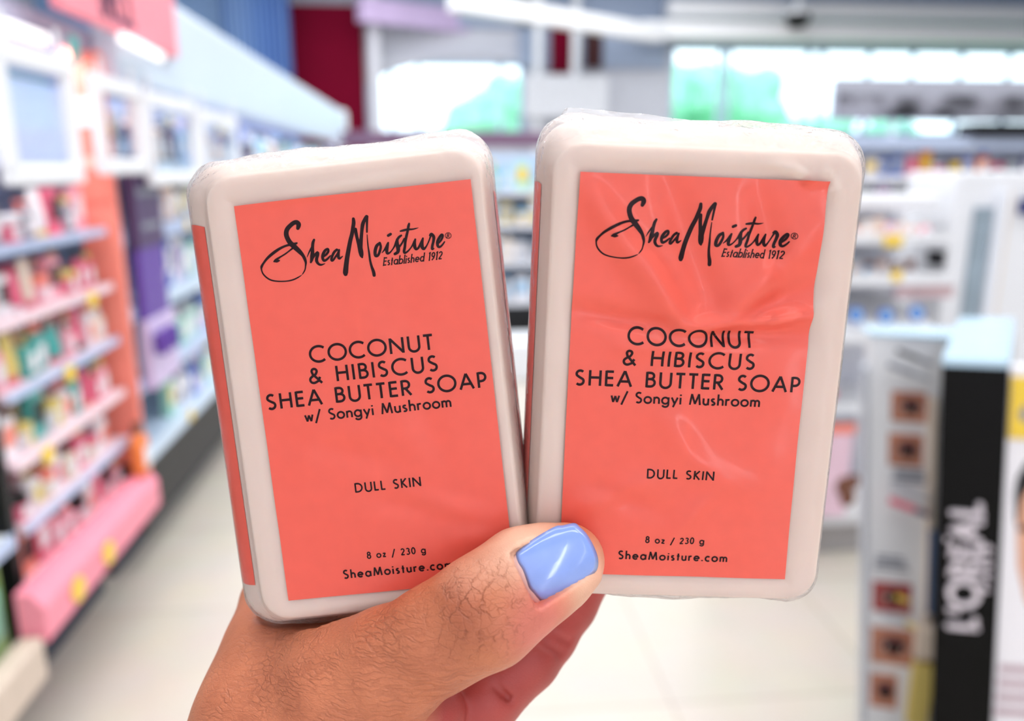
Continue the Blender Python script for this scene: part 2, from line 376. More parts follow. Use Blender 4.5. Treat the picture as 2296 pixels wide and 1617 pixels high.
# ------------------------------------------------------------------ outside
gr = MB().box(-60, 70, 14.3, 90, -.3, -.2).build('lawn', mat('grass', (120, 176, 110), .9, .1, var=.2, scale=2)); tag(gr, kind='structure')
M_LEAF = mat('pale_foliage', (160, 220, 192), .8, .2, var=.25, scale=3)
M_BARK = mat('bark', (120, 104, 96), .9, .1)
def tree(x, y, h, r, label, seed):
    rg = random.Random(seed); bm = bmesh.new()
    for k in range(16):
        a = rg.uniform(0, 6.28); rr = r * rg.uniform(0, .62); q = rg.uniform(.3, .55) * r
        ret = bmesh.ops.create_icosphere(bm, subdivisions=3, radius=q)
        off = Vector((rr * math.cos(a), rr * math.sin(a), h - r * .8 + rg.uniform(-.7, .5) * r))
        for v in ret['verts']:
            f = 1 + .16 * math.sin(v.co.x * 7 / q * .6 + k) * math.sin(v.co.y * 8 / q * .6) + .1 * math.sin(v.co.z * 15 / q * .5 + k)
            v.co = v.co * f + off
    bm.verts.index_update()
    vs = [v.co.copy() for v in bm.verts]; fs = [[v.index for v in f.verts] for f in bm.faces]; bm.free()
    root = empty('tree', (x, y, -.2)); tag(root, label, 'tree', 'trees outside the shop windows')
    mesh_obj('crown', vs, fs, M_LEAF, root, True)
    MB().tube([(0, 0, 0), (.05, 0, h * .3), (-.05, .05, h * .7)], [.2, .15, .08]).build('trunk', M_BARK, root, True)
for k, (px, py, Y, r, lab) in enumerate(((1105, 178, 22, 1.5, 'pale green tree with two tops behind the right half of the arched window'), (1060, 262, 27, 1.5, 'low pale green tree near the bottom middle of the arched window'),
                                         (1590, 170, 25, 2.4, 'broad green tree outside the left end of the long window'), (1700, 238, 30, 1.9, 'rounded green bush beside the broad tree in the long window'),
                                         (1830, 262, 20, 1.1, 'low green bush above the soap bar corner in the long window'), (2010, 270, 26, 1.5, 'low green tree below the hanging grey sign'))):
    p = hit(px, py, 1, Y); tree(p.x, Y, p.z + .2 , r, lab, k)

# ================================================================== things for sale
NUM = ['first', 'second', 'third', 'fourth', 'fifth', 'sixth', 'seventh', 'eighth', 'ninth', 'tenth', 'eleventh', 'twelfth', 'thirteenth', 'fourteenth', 'fifteenth', 'sixteenth', 'seventeenth', 'eighteenth', 'nineteenth', 'twentieth',
       'twenty-first', 'twenty-second', 'twenty-third', 'twenty-fourth', 'twenty-fifth', 'twenty-sixth', 'twenty-seventh', 'twenty-eighth', 'twenty-ninth', 'thirtieth', 'thirty-first', 'thirty-second']
CLR = dict(pink=(250, 172, 188), rose=(232, 104, 134), white=(244, 242, 246), cream=(238, 222, 204), coral=(250, 140, 122), teal=(80, 176, 170), gold=(228, 206, 120), lilac=(214, 196, 234), purple=(98, 62, 160),
           plum=(78, 52, 96), sky=(150, 200, 236), blue=(56, 104, 196), navy=(28, 40, 110), black=(26, 24, 32), brown=(120, 74, 56), peach=(244, 208, 190), orange=(244, 132, 64), green=(150, 186, 110), silver=(190, 196, 206), red=(206, 40, 52), yellow=(244, 206, 60), mint=(170, 226, 204), grey=(140, 144, 156))
def cm(c): return mat(c + '_plastic', CLR[c], .35, .5, var=.0)
PROTO = {}
def proto(kind, c, c2, w, h):
    """meshes of one kind of pack, base at z 0, front towards -Y"""
    key = (kind, c, c2, round(w, 3), round(h, 3))
    if key in PROTO: return PROTO[key]
    parts = []; r = w / 2
    if kind == 'bottle':
        parts.append(('bottle', MB().lathe([(r * .82, 0), (r, .006), (r, h * .66), (r * .8, h * .74), (r * .36, h * .79), (r * .36, h * .82)], 14, sy=.7, e=2.6), c, True))
        parts.append(('cap', MB().lathe([(r * .42, h * .81), (r * .44, h * .82), (r * .42, h), (r * .3, h)], 12), c2, True))
    elif kind == 'pump_bottle':
        parts.append(('pump_bottle', MB().lathe([(r * .9, 0), (r, .006), (r, h * .62), (r * .7, h * .70), (r * .3, h * .72)], 14), c, True))
        parts.append(('pump', MB().lathe([(r * .34, h * .71), (r * .34, h * .78), (r * .1, h * .79), (r * .1, h * .92), (r * .3, h * .93), (r * .3, h)], 10).box(-r * .16, r * .16, -r * 1.0, 0, h * .94, h * .985), c2, True))
    elif kind == 'tube':
        b = MB(); n = 12; vs = []; fs = []
        for i, (rx, ry, z) in enumerate([(r * .7, r * .7, h * .14), (r * .9, r * .75, h * .3), (r, r * .45, h * .7), (r, r * .06, h)]):
            for k in range(n): a = 2 * math.pi * k / n; vs.append((rx * math.cos(a), ry * math.sin(a), z))
        for i in range(3):
            for k in range(n): fs.append((i * n + k, i * n + (k + 1) % n, (i + 1) * n + (k + 1) % n, (i + 1) * n + k))
        fs += [tuple(range(n))[::-1], tuple(range(3 * n, 4 * n))]
        parts.append(('tube', b.add(vs, fs), c, True)); parts.append(('cap', MB().lathe([(r * .66, 0), (r * .72, .004), (r * .72, h * .15)], 12), c2, True))
    elif kind == 'jar':
        parts.append(('jar', MB().lathe([(r * .9, 0), (r, .006), (r, h * .64), (r * .86, h * .68)], 16), c, True)); parts.append(('lid', MB().lathe([(r * .98, h * .67), (r * 1.02, h * .7), (r * 1.02, h * .97), (r * .95, h)], 16), c2, True))
    else:
        parts.append((kind, MB().box(-r, r, -r * .45, r * .45, 0, h, .002), c, False))
    if kind in ('bottle', 'pump_bottle', 'jar'):
        d = r * (.72 if kind == 'bottle' else 1.01); z0, z1 = h * .16, h * .56
        vs = []; n = 6
        for k in range(n + 1):
            a = math.radians(-40 + 80 * k / n); vs += [(r * 1.01 * math.sin(a) * .95, -d * math.cos(a) * 1.02 - .001, z0), (r * 1.01 * math.sin(a) * .95, -d * math.cos(a) * 1.02 - .001, z1)]
        parts.append(('label_sticker', MB().add(vs, [(2 * k, 2 * k + 2, 2 * k + 3, 2 * k + 1) for k in range(n)]), 'white' if c != 'white' else c2, False))
    elif kind not in ('tube',):
        parts.append(('front_panel', MB().box(-r * .8, r * .8, -r * .45 - .0012, -r * .45 - .0002, h * .3, h * .8), c2, False))
    PROTO[key] = [(nm, mbx.build(nm, cm(cc), None, sm), cc) for nm, mbx, cc, sm in parts]
    for nm, o, cc in PROTO[key]: COL.objects.unlink(o)
    return PROTO[key]
KCAT = dict(bottle='bottle', pump_bottle='bottle', tube='tube', jar='jar', carton='box', compact_box='box', palette='makeup palette', spray_can='can')
def product(kind, c, c2, w, h, loc, rz, label, group):
    ps = proto(kind, c, c2, w, h)
    root = ps[0][1].copy(); COL.objects.link(root); root.location = loc; root.rotation_euler = (0, 0, rz)
    tag(root, label, KCAT.get(kind, kind), group)
    for nm, o, cc in ps[1:]:
        q = o.copy(); COL.objects.link(q); q.parent = root
    return root
KN = dict(bottle='bottle', pump_bottle='pump bottle', tube='tube', jar='jar', carton='carton', compact_box='small box')
rg = random.Random(11)
def row(y0, y1, x, z, kinds, cols, caps, pitch, hmax, place, group, wr=(.045, .065), face=math.pi / 2):
    """a row of packs along the aisle; labels count from the end nearest the photographer"""
    y = y0; n = 0
    while y < y1 - .02:
        k = rg.choice(kinds); c = rg.choice(cols); c2 = rg.choice([q for q in caps if q != c]); w = rg.choice((wr[0], (wr[0] + wr[1]) / 2, wr[1])); h = hmax * rg.choice((.76, .86, .95)) * (.66 if k in ('jar', 'compact_box') else 1)
        if n >= len(NUM): break
        product(k, c, c2, w, h, (x - w / 2 - rg.uniform(0, .006), y + w / 2, z + .0008), face, '%s %s with %s trim, %s from the near end, %s' % (c, KN[k], c2, NUM[n], place), group)
        y += max(pitch, w + .012) + rg.uniform(0, .01); n += 1

XF = -1.0
M_SHELF = mat('white_metal_shelf', (236, 240, 248), .35, .5, var=.0)
M_ICE = mat('ice_blue_shelf', (206, 226, 246), .3, .5, var=.0)
M_PINKBACK = mat('pink_back_panel', (252, 206, 212), .6, .3, var=.05)
M_ROSE = mat('rose_pink_tray', (250, 148, 168), .4, .4, var=.03)
M_CORALP = mat('coral_divider', (252, 148, 130), .5, .3, var=.04, scale=5)
M_KICK = mat('dark_kick_plate', (62, 68, 82), .6, .3, var=.05)
M_BEIGE = mat('beige_rail', (214, 196, 180), .5, .4, var=.04)
M_TAG = mat('yellow_price_tag', (250, 214, 84), .5, .3, var=.0)
M_STRIP = mat('pale_blue_price_strip', (190, 206, 238), .35, .5, var=.0)

def bay(y0, y1, shelves, back, shelfm, kickz, label, group=None, tags=(), posts=M_SHELF, lip=.03):
    r = empty('shelving_bay', (XF, y0, 0)); tag(r, label, 'shelves', group)
    L = y1 - y0
    MB().box(-.56, -.52, 0, L, .0, 1.72).build('back_panel', back, r)
    MB().box(-.52, -.14, 0, L, 0, kickz, ).build('kick_plate', M_KICK, r)
    for k, z in enumerate(shelves):
        s = MB().box(-.50, 0, .004, L - .004, z - .018, z, .002).build('shelf', shelfm, r)
        MB().box(0, .006, .004, L - .004, z - lip, z + .004).build('price_strip', M_STRIP if k % 2 else shelfm, s)
        for (tk, ty) in tags:
            if tk == k: MB().box(.007, .012, ty, ty + .05, z - .045, z - .005).build('price_tag', M_TAG, s)
    for q in (0, L - .03): MB().box(-.54, -.5, q, q + .03, 0, 1.72).build('upright', posts, r)
    return r
# green-fronted bay nearest the photographer, pink bay, then the pale blue run
bay(.95, 1.85, [.26, .56, .86, 1.16, 1.40], mat('olive_back', (120, 130, 96), .7, .3), M_SHELF, .14, 'shelving bay with green boxes at the very left edge, nearest the photographer')
for k, y in enumerate((1.20, 1.38, 1.56, 1.74)):
    product('carton', 'green', 'mint', .15, .24, (XF - .06, y, .2608), math.pi / 2, 'green carton on the lowest shelf at the left edge, %s from the near end' % NUM[k], 'green cartons on the nearest shelves')
    product('carton', 'green', 'cream', .12, .20, (XF - .06, y, .5608), math.pi / 2, 'green carton on the second lowest shelf, left edge, %s from near end' % NUM[k], 'green cartons on the nearest shelves')
thing('display_post', MB().box(XF - .3, XF - .01, 1.86, 1.89, .15, 1.5, .003), M_BLACK, 'narrow black upright panel between the green boxes and the pink display', 'panel')
PZ = [.40, .55, .71, .88, 1.05, 1.22]
bay(1.9, 2.6, PZ, M_PINKBACK, mat('blush_shelf', (246, 220, 228), .4, .5, var=0), .14, 'shelving bay crowded with pink packs in front of the coral divider', None, ((3, .3), (2, .12), (4, .5)), M_SHELF, .02)
for k, z in enumerate(PZ):
    row(1.93, 2.56, XF - .012, z, ['bottle', 'bottle', 'tube', 'carton', 'jar', 'pump_bottle'], [['pink', 'rose', 'white', 'coral'], ['pink', 'white', 'rose', 'cream'], ['white', 'pink', 'teal', 'rose', 'lilac'], ['white', 'cream', 'gold', 'teal', 'rose', 'pink'], ['pink', 'rose', 'cream', 'white', 'peach'], ['pink', 'rose', 'white', 'grey', 'cream']][k],
        ['white', 'gold', 'rose', 'black', 'coral'], .062, .131, '%s shelf of pink display' % ['lowest', 'second', 'third', 'fourth', 'fifth', 'top'][k], 'packs on the pink display')
    if k < 5: row(1.95, 2.56, XF - .10, z, ['bottle', 'tube', 'carton'], ['pink', 'rose', 'white', 'peach'], ['white', 'gold', 'rose'], .085, .131, '%s pink shelf back row' % ['lowest', 'second', 'third', 'fourth', 'fifth', 'top'][k], 'packs in the back rows of the pink display')
dv = thing('divider_panel', MB().box(XF - .08, XF + .03, 2.62, 2.65, .44, 1.735, .004), M_CORALP, 'tall coral divider panel at the end of the pink display', 'panel')
MB().box(XF - .078, XF + .028, 2.612, 2.619, 1.30, 1.62).build('header_card', cm('coral'), dv)
MB().box(XF - .06, XF + .015, 2.609, 2.612, 1.52, 1.60).build('printed_band', cm('white'), dv); MB().box(XF - .06, XF + .015, 2.609, 2.612, 1.40, 1.43).build('printed_band', cm('peach'), dv)
product('bottle', 'orange', 'brown', .075, .17, (XF + .043, 2.555, .4358), math.pi / 2, 'large orange bottle at the foot of the coral divider', 'loose bottle by the divider')
# rose pink bumper tray with two price discs
tr = MB(); 
y0, y1 = 1.79, 2.60
prof = [(.0125, .435), (.048, .43), (.075, .395), (.075, .31), (.0125, .295)]
vs = [(XF + a, y, z) for y in (y0, y1) for a, z in prof]; nP = len(prof)
fs = [(k, (k + 1) % nP, nP + (k + 1) % nP, nP + k) for k in range(nP)] + [tuple(range(nP))[::-1], tuple(range(nP, 2 * nP))]
t_ = thing('bumper_tray', tr.add(vs, fs), M_ROSE, 'rose pink tray along the foot of the pink display', 'tray')
for y in (1.96, 2.16):
    MB().add([(XF + .077, y + .035 * math.cos(a * .5236), .352 + .033 * math.sin(a * .5236)) for a in range(12)] + [(XF + .080, y + .035 * math.cos(a * .5236), .352 + .033 * math.sin(a * .5236)) for a in range(12)],
             [tuple(range(12, 24))] + [(k, (k + 1) % 12, 12 + (k + 1) % 12, 12 + k) for k in range(12)]).build('price_disc', M_TAG, t_)
thing('base_rail', MB().box(XF + .012, XF + .068, .9, 1.785, .22, .33, .01), M_BEIGE, 'beige base rail below the green boxes', 'rail')
# pale blue run
BZ = [.45, .70, .95, 1.20, 1.42]
BAYS = [(2.7, 3.8), (3.8, 4.95), (4.95, 6.1), (6.1, 7.25), (7.25, 8.4), (8.4, 9.55)]
for k, (a, b) in enumerate(BAYS):
    bay(a, b, BZ, mat('pale_lilac_back', (214, 218, 240), .6, .3), M_ICE, .16, '%s bay of the long pale blue shelving run beyond the purple display' % NUM[k], 'pale blue shelving bays', ((0, .5), (1, .35), (3, .7)), M_ICE, .05)
    thing('shade_strip', MB().box(XF - .13, XF - .02, a, b - .003, .16, .425), M_BLACK, 'black strip for the shade under the %s pale blue bay from the near end' % NUM[k], 'shade strip', 'black shade strips under the pale blue bays')  # black strip put in for the shade below the lowest shelf
COOL = ['white', 'sky', 'lilac', 'white', 'silver', 'mint', 'blue']
for k, z in enumerate(BZ):
    nm = ['lowest', 'second', 'third', 'fourth', 'top'][k]
    row(3.12 if k < 4 else 2.75, 4.75, XF - .012, z, ['bottle', 'pump_bottle', 'carton', 'jar'], COOL + (['black', 'plum', 'peach'] if k > 2 else []), ['white', 'silver', 'gold', 'sky', 'navy'], .085, .19, '%s pale blue shelf' % nm, 'packs on the near pale blue shelves', (.06, .085))
for k in (3, 4):
    row(4.85, 9.4, XF - .012, BZ[k], ['bottle', 'carton', 'jar'], ['white', 'sky', 'black', 'teal', 'peach', 'silver', 'plum'], ['white', 'silver', 'sky', 'black'], .15, .2, '%s shelf, far bays' % ['', '', '', 'fourth', 'top'][k], 'packs on the far pale blue shelves', (.09, .12))
# purple display tower
pt = empty('display_tower', (XF, 2.74, 0)); MB().box(.02, .03, .10, .13, 1.40, 1.655).build('hanger', cm('white'), pt); tag(pt, 'purple display tower standing just beyond the coral divider', 'display')
MB().box(.012, .045, 0, .27, 1.14, 1.44, .004).build('header_card', cm('plum'), pt)
MB().box(.012, .04, .01, .26, .90, 1.14, .004).build('purple_panel', cm('purple'), pt)
MB().box(.012, .045, .01, .30, .66, .90, .004).build('lavender_box', cm('lilac'), pt)
for q, (z, w) in enumerate(((1.38, .2), (1.31, .26), (1.20, .22))): MB().box(.0455, .047, .135 - w * .4, .135 + w * .4, z, z + .02).build('printed_band', cm('grey'), pt)
for q in range(3): MB().lathe([(.02, .78), (.02, .85), (.008, .855)], 12, .066, .05 + q * .07, ).build('purple_bottle', cm('purple'), pt, True)
# canopy with its bright fascia, the pink sign and light tubes
cp = empty('canopy', (XF, 0, 0)); tag(cp, 'long pale canopy box running above the left shelves', 'canopy')
MB().box(-.02, .06, 2.70, 9.62, 1.66, 2.0, .02).build('fascia', mat('frosted_fascia', (208, 222, 238), .4, .4, var=.03, scale=3), cp)
MB().box(-.56, -.02, .9, 9.6, 1.74, 1.80).build('underside', mat('lavender_grey', (190, 190, 214), .6, .3), cp)
MB().box(-.1, .07, 9.45, 9.66, 1.60, 2.03, .04).build('end_cap', M_WHITE, cp)
sg = thing('hanging_sign', MB().box(XF + .065, XF + .09, 2.25, 3.22, 1.79, 2.12, .004), mat('salmon_sign', (250, 146, 160), .5, .3, var=.03), 'salmon pink sign with dark letters at the top left', 'sign')
mb = MB(); L0 = hit(226, 20, 0, XF + .09); L1 = hit(302, 66, 0, XF + .09)
for s in text_strokes("ERSOL", .10, .022, L0.y, L1.y, L1.z): ribbon(mb, s, lambda x, y: 0, .03)
mb.v = [(XF + .0915, x, y) for x, y, z in mb.v]
mb.build('lettering', mat('dull_plum_ink', (110, 60, 96), .5, .3, var=0), sg)
ca = area('shelf_fill_light', (XF - .05, 5.9, 1.73), (.05, 7.2), 20, (1.0, .98, 1.0), (0, math.radians(25), 0))  # added unseen strip lamp, lifts the shaded shelves under the canopy
ca = area('shelf_fill_light', (XF - .04, 1.95, 1.73), (.05, 1.25), 3.4, (1.0, .97, .97), (0, math.radians(25), 0))  # added likewise, for the pink bay
M_TUBE = mat('light_tube', (255, 253, 250), .3, .3, emit=.9, var=0)
for q, (a, b) in enumerate(((1.85, 2.3), (2.62, 2.95))):
    thing('light_tube', MB().tube([(XF + .02 + .085 * q, a, 1.722 + .05 * q), (XF + .02 + .085 * q, b, 1.72 + .04 * q)], .016, 10), M_TUBE, ['bright light tube above the first white frame', 'bright light tube under the salmon sign'][q], 'light')
# white framed panes hanging in front of the upper shelves
M_PANE = M_GLASS
for q, (a, b, z0, z1) in enumerate(((1.90, 2.29, 1.36, 1.67), (2.42, 2.79, 1.38, 1.655), (2.82, 3.40, 1.34, 1.645), (3.46, 4.1, 1.36, 1.63))):
    f = MB(); t = .046; x0, x1 = XF + .062, XF + .088
    f.box(x0, x1, a, b, z0, z0 + t, .008).box(x0, x1, a, b, z1 - t, z1, .008).box(x0, x1, a, a + t, z0 + t * .6, z1 - t * .6, .008).box(x0, x1, b - t, b, z0 + t * .6, z1 - t * .6, .008)
    fo = thing('framed_pane', f, M_WHITE, ['largest white display frame hanging at the upper left', 'second white display frame, just beyond the coral divider', 'third white display frame beside the purple tower', 'farthest white display frame, above the left soap bar corner'][q], 'frame', 'white display frames')
    MB().box(x0 + .01, x0 + .014, a + t * .9, b - t * .9, z0 + t * .9, z1 - t * .9).build('clear_pane', M_PANE, fo)
    for yy in (a + .06, b - .06): MB().box(x0 + .01, x0 + .018, yy, yy + .012, z1 - .005, 1.70 if q else 1.735).build('hanger', M_WHITE, fo)
thing('clip_tag', MB().box(XF + .07, XF + .08, 2.32, 2.36, 1.66, 1.735, .003), cm('teal'), 'small teal tag clipped above the first white frame', 'tag')

# ================================================================== far fixtures seen between and beside the bars
def fixture(name, x0, x1, Y, d, ztop, shelves, back, shelfm, label, cat, kick=.12, kickm=None):
    r = empty(name, (x0, Y, 0)); tag(r, label, cat); L = x1 - x0
    MB().box(0, L, d - .03, d, 0, ztop).build('back_panel', back, r)
    MB().box(0, L, .02, d - .03, 0, kick, .003).build('base_plinth', kickm or M_WHITE, r)
    for z in shelves:
        s = MB().box(.02, L - .02, .0, d - .04, z - .02, z).build('shelf', shelfm, r)
        MB().box(.02, L - .02, -.006, 0, z - .04, z + .004).build('price_strip', shelfm, s)
    for q in (0, L - .02): MB().box(q, q + .02, 0, d - .03, 0, ztop).build('side_panel', back, r)
    return r
def xrow(x0, x1, y, z, kinds, cols, caps, pitch, hmax, place, group, wr=(.05, .07), n0=0, skip=()):
    x = x0; n = 0
    while x < x1 - .02 and n < len(NUM):
        k = rg.choice(kinds); c = rg.choice(cols); c2 = rg.choice([q for q in caps if q != c]); w = rg.choice(wr)
        h = hmax * rg.choice((.7, .85, 1)) * (.6 if k in ('jar', 'compact_box') else 1)
        product(k, c, c2, w, h, (x + w / 2, y, z + .0008), 0, '%s %s with %s trim, %s from the left, %s' % (c, KN[k], c2, NUM[n], place), group)
        x += max(pitch, w + .01); n += 1
M_PALE = mat('pale_fixture', (228, 230, 238), .5, .4, var=.03)
# middle fixture in the gap
gx0, gx1 = hit(1075, 400, 1, 6.0).x, hit(1250, 400, 1, 6.0).x
fixture('gondola', gx0, gx1, 6.0, .5, 1.5, [.42, .72, 1.0, 1.24], mat('pale_blue_grey_back', (190, 206, 226), .6, .3), M_PALE, 'pale gondola with a black base seen in the gap between the bars', 'shelves', .40, M_BLACK)
for k, z in enumerate((.42, .72, 1.0, 1.24)):
    xrow(gx0 + .05, gx1 - .12, 6.07, z, ['bottle', 'carton', 'jar'], [['silver', 'white'], ['white', 'silver', 'cream'], ['white', 'gold', 'yellow'], ['mint', 'sky', 'teal', 'white']][k], ['white', 'yellow', 'sky', 'silver'], .11, .2, '%s shelf of gap gondola' % ['lowest', 'second', 'third', 'top'][k], 'packs on the gondola in the gap', (.08, .1))
thing('cornice_rail', MB().box(-1.0, 3.2, 9.0, 9.12, 1.62, 1.78, .01), mat('dusky_mauve', (120, 92, 116), .6, .3), 'dusky mauve rail crossing behind the top of the gap', 'rail')
MBp = thing('floor_box', MB().box(gx0 + .1, gx1 + .3, 5.2, 5.6, 0, .26, .01), M_WHITE, 'low white box on the floor in front of the gap gondola', 'box')

# long gondola with the hanging grey sign
Yg = 4.5; x0 = hit(1700, 400, 1, Yg).x; x1 = hit(2480, 400, 1, Yg).x
fixture('gondola', x0, x1, Yg, .5, 1.50, [.3, .6, .9, 1.15, 1.35], M_PALE, M_PALE, 'long pale gondola at the upper right, topped with mixed packs', 'shelves')
zt = hit(2000, 386, 1, Yg).z
for q, (z, cols) in enumerate(((1.15, ['white', 'silver', 'purple', 'blue', 'pink', 'green']), (1.35, ['orange', 'yellow', 'blue', 'navy', 'white', 'black', 'rose', 'pink']))):
    xrow(hit(1880, 400, 1, Yg).x, x1 - .2, Yg + .055, z, ['bottle', 'jar', 'carton', 'compact_box'], cols, ['white', 'blue', 'yellow', 'rose', 'silver'], .085, .17, '%s shelf of right gondola' % ['fourth', 'top'][q], 'packs on the long right gondola', (.06, .08))
cn = thing('top_rail', MB().box(x0, x1, Yg - .03, Yg + .45, 1.505, 1.57, .005), mat('pale_blue_rail', (190, 204, 230), .5, .4), 'pale blue rail along the top of the long right gondola', 'rail')
M_SIGNPIC = bpy.data.materials.new('grey_printed_image'); M_SIGNPIC.use_nodes = True
n_ = M_SIGNPIC.node_tree.nodes; l_ = M_SIGNPIC.node_tree.links
nz = n_.new('ShaderNodeTexNoise'); nz.inputs['Scale'].default_value = 5.5; nz.inputs['Detail'].default_value = 4; co = n_.new('ShaderNodeTexCoord'); l_.new(co.outputs['Object'], nz.inputs['Vector'])
rp = n_.new('ShaderNodeValToRGB'); rp.color_ramp.elements[0].position = .36; rp.color_ramp.elements[0].color = rgb(34, 34, 40); rp.color_ramp.elements[1].position = .66; rp.color_ramp.elements[1].color = rgb(176, 176, 188)
l_.new(nz.outputs['Fac'], rp.inputs['Fac']); l_.new(rp.outputs['Color'], n_['Principled BSDF'].inputs['Base Color'])
sb = px_box(1870, 2420, 178, 268, 4.6, .06)
sg = thing('overhead_sign', MB().box(*sb), mat('grey_sign', (176, 178, 190), .5, .3), 'long grey overhead sign with dark mottled picture, upper right', 'sign')
MB().box(sb[0] + .01, sb[1], 4.592, 4.599, sb[4] + .01, sb[4] + (sb[5] - sb[4]) * .62).build('printed_image', M_SIGNPIC, sg)
for q in (.25, .9):
    xx = sb[0] + (sb[1] - sb[0]) * q; MB().box(xx - .012, xx + .012, 4.62, 4.65, 1.57, sb[4] + .01).build('support_post', M_PALE, sg)
b_ = px_box(2195, 2420, 286, 306, 4.4, .1)
thing('dark_shelf', MB().box(b_[0], b_[1], 4.42, 4.6, 1.575, 1.575 + (b_[5] - b_[4]) + .02), cm('black'), 'black strip on the gondola top below the grey sign', 'strip')
# pink-topped jar cluster
for q in range(4):
    p = hit(2196 + 18 * q, 372, 1, 4.2)
# makeup end cap facing the aisle
Ye = 2.6
ex0, ex1 = hit(1700, 600, 1, Ye).x, hit(2135, 600, 1, Ye).x
E_Z = [hit(2000, y, 1, Ye).z for y in (526, 612)]
ec = empty('makeup_display', (ex0, Ye, 0)); tag(ec, 'white makeup end display with tiers of small packs, right of the bars', 'display')
L = ex1 - ex0
def ez(y): return hit(2000, y, 1, Ye).z
MB().box(0, L, .36, .40, 0, ez(452), .004).build('back_panel', M_PALE, ec)
MB().box(0, L, .0, .36, .12, ez(1150), .004).build('base_cabinet', M_WHITE, ec)
MB().box(.03, L - .03, .03, .36, .0, .12).build('plinth', mat('grey_plinth', (168, 164, 162), .6, .3), ec)
for k, (ya, yb, d0) in enumerate(((524, 546, 0), (612, 638, -.02), (905, 926, 0))):
    s = MB().box(0, L, d0, .36, ez(yb) , ez(yb) + .02).build('shelf', M_WHITE, ec)
    MB().box(0, L, d0 - .008, d0, ez(yb), ez(ya)).build('shelf_lip', M_WHITE, s)
MB().box(0, L, .10, .36, ez(476), ez(440), .01).build('top_ledge', M_WHITE, ec)
def ex(px): return hit(px, 600, 1, Ye).x - ex0
for (xa, xb, ya, yb) in ((1968, 2006, 525, 552), (1990, 2014, 604, 628)):
    MB().box(ex(xa), ex(xb), -.03, -.022, ez(yb), ez(ya)).build('price_tag', M_TAG, ec)
MB().box(ex(2010), ex(2140), -.012, -.002, ez(668), ez(636)).build('printed_card', mat('dusty_pink_print', (206, 178, 182), .5, .3, var=.12, scale=18), ec)
MB().box(0, ex(1948), -.02, -.005, ez(942), ez(926)).build('grey_band', cm('grey'), ec)
MB().box(0, ex(1948), -.024, -.004, ez(964), ez(942)).build('coral_band', cm('coral'), ec)
pp = MB().box(0, ex(1944), -.022, -.004, ez(1146), ez(964)).build('pink_poster', mat('pale_pink_print', (240, 206, 222), .5, .3, var=.05, scale=9), ec)
mb = MB()
for q, (cx, cy, r) in enumerate(((1885, 1085, .032), (1905, 1075, .026), (1893, 1110, .03))):
    c = hit(cx, cy, 1, Ye); mb.add([(c.x - ex0 + r * math.cos(a * .524), -.0235 - .0004 * q, c.z + 1.2 * r * math.sin(a * .524)) for a in range(12)], [tuple(range(12))[::-1]])
mb.build('printed_picture', cm('brown'), pp)
MB().box(0, L, -.02, .0, .28, ez(1146), .004).build('drawer_front', M_WHITE, ec)
xrow(ex0 + .02, ex0 + ex(2085), Ye + .05, ez(546) + .021, ['carton', 'bottle', 'compact_box'], ['peach', 'peach', 'cream', 'orange', 'pink'], ['cream', 'white', 'brown'], .042, .06, 'top tier of makeup display', 'packs on the makeup display', (.03, .036))
xrow(ex0 + .02, ex0 + ex(2080), Ye + .05, ez(638) + .021, ['carton', 'bottle', 'jar'], ['brown', 'sky', 'black', 'peach', 'white', 'sky'], ['white', 'black', 'yellow', 'brown'], .046, .085, 'middle tier of makeup display', 'packs on the makeup display', (.034, .04))
xrow(ex0 + .02, ex0 + ex(1925), Ye + .06, ez(926) + .021, ['carton', 'jar', 'compact_box'], ['pink', 'peach', 'white', 'lilac'], ['white', 'silver', 'rose'], .055, .1, 'lower tier of makeup display', 'packs on the makeup display', (.04, .05))
# blue round compacts on a slanted ledge
MB().add([(0, -.06, ez(735)), (L - .05, -.06, ez(735)), (L - .05, .3, ez(690)), (0, .3, ez(690)), (0, -.06, ez(760)), (L - .05, -.06, ez(760)), (L - .05, .3, ez(760)), (0, .3, ez(760))],
         [(0, 1, 2, 3), (4, 7, 6, 5), (0, 4, 5, 1), (1, 5, 6, 2), (2, 6, 7, 3), (3, 7, 4, 0)]).build('slanted_ledge', M_WHITE, ec)
for q, (cx, cy) in enumerate(((1902, 702), (1968, 704), (2036, 698))):
    c = hit(cx, cy, 1, Ye); mb = MB(); r = .026
    mb.lathe([(r * .9, 0), (r, .003), (r, .009), (r * .9, .012)], 18)
    o = thing('blue_compact', mb, cm('blue'), ['leftmost of the three round blue compacts on the ledge', 'middle of the three round blue compacts on the ledge', 'rightmost of the three round blue compacts on the ledge'][q], 'compact', 'round blue compacts', True)
    o.location = (c.x, Ye - .045, c.z); o.rotation_euler = (math.radians(72), 0, 0)
    MB().lathe([(r * .55, .012), (r * .5, .0135)], 14).build('mirror', cm('sky'), o, True)
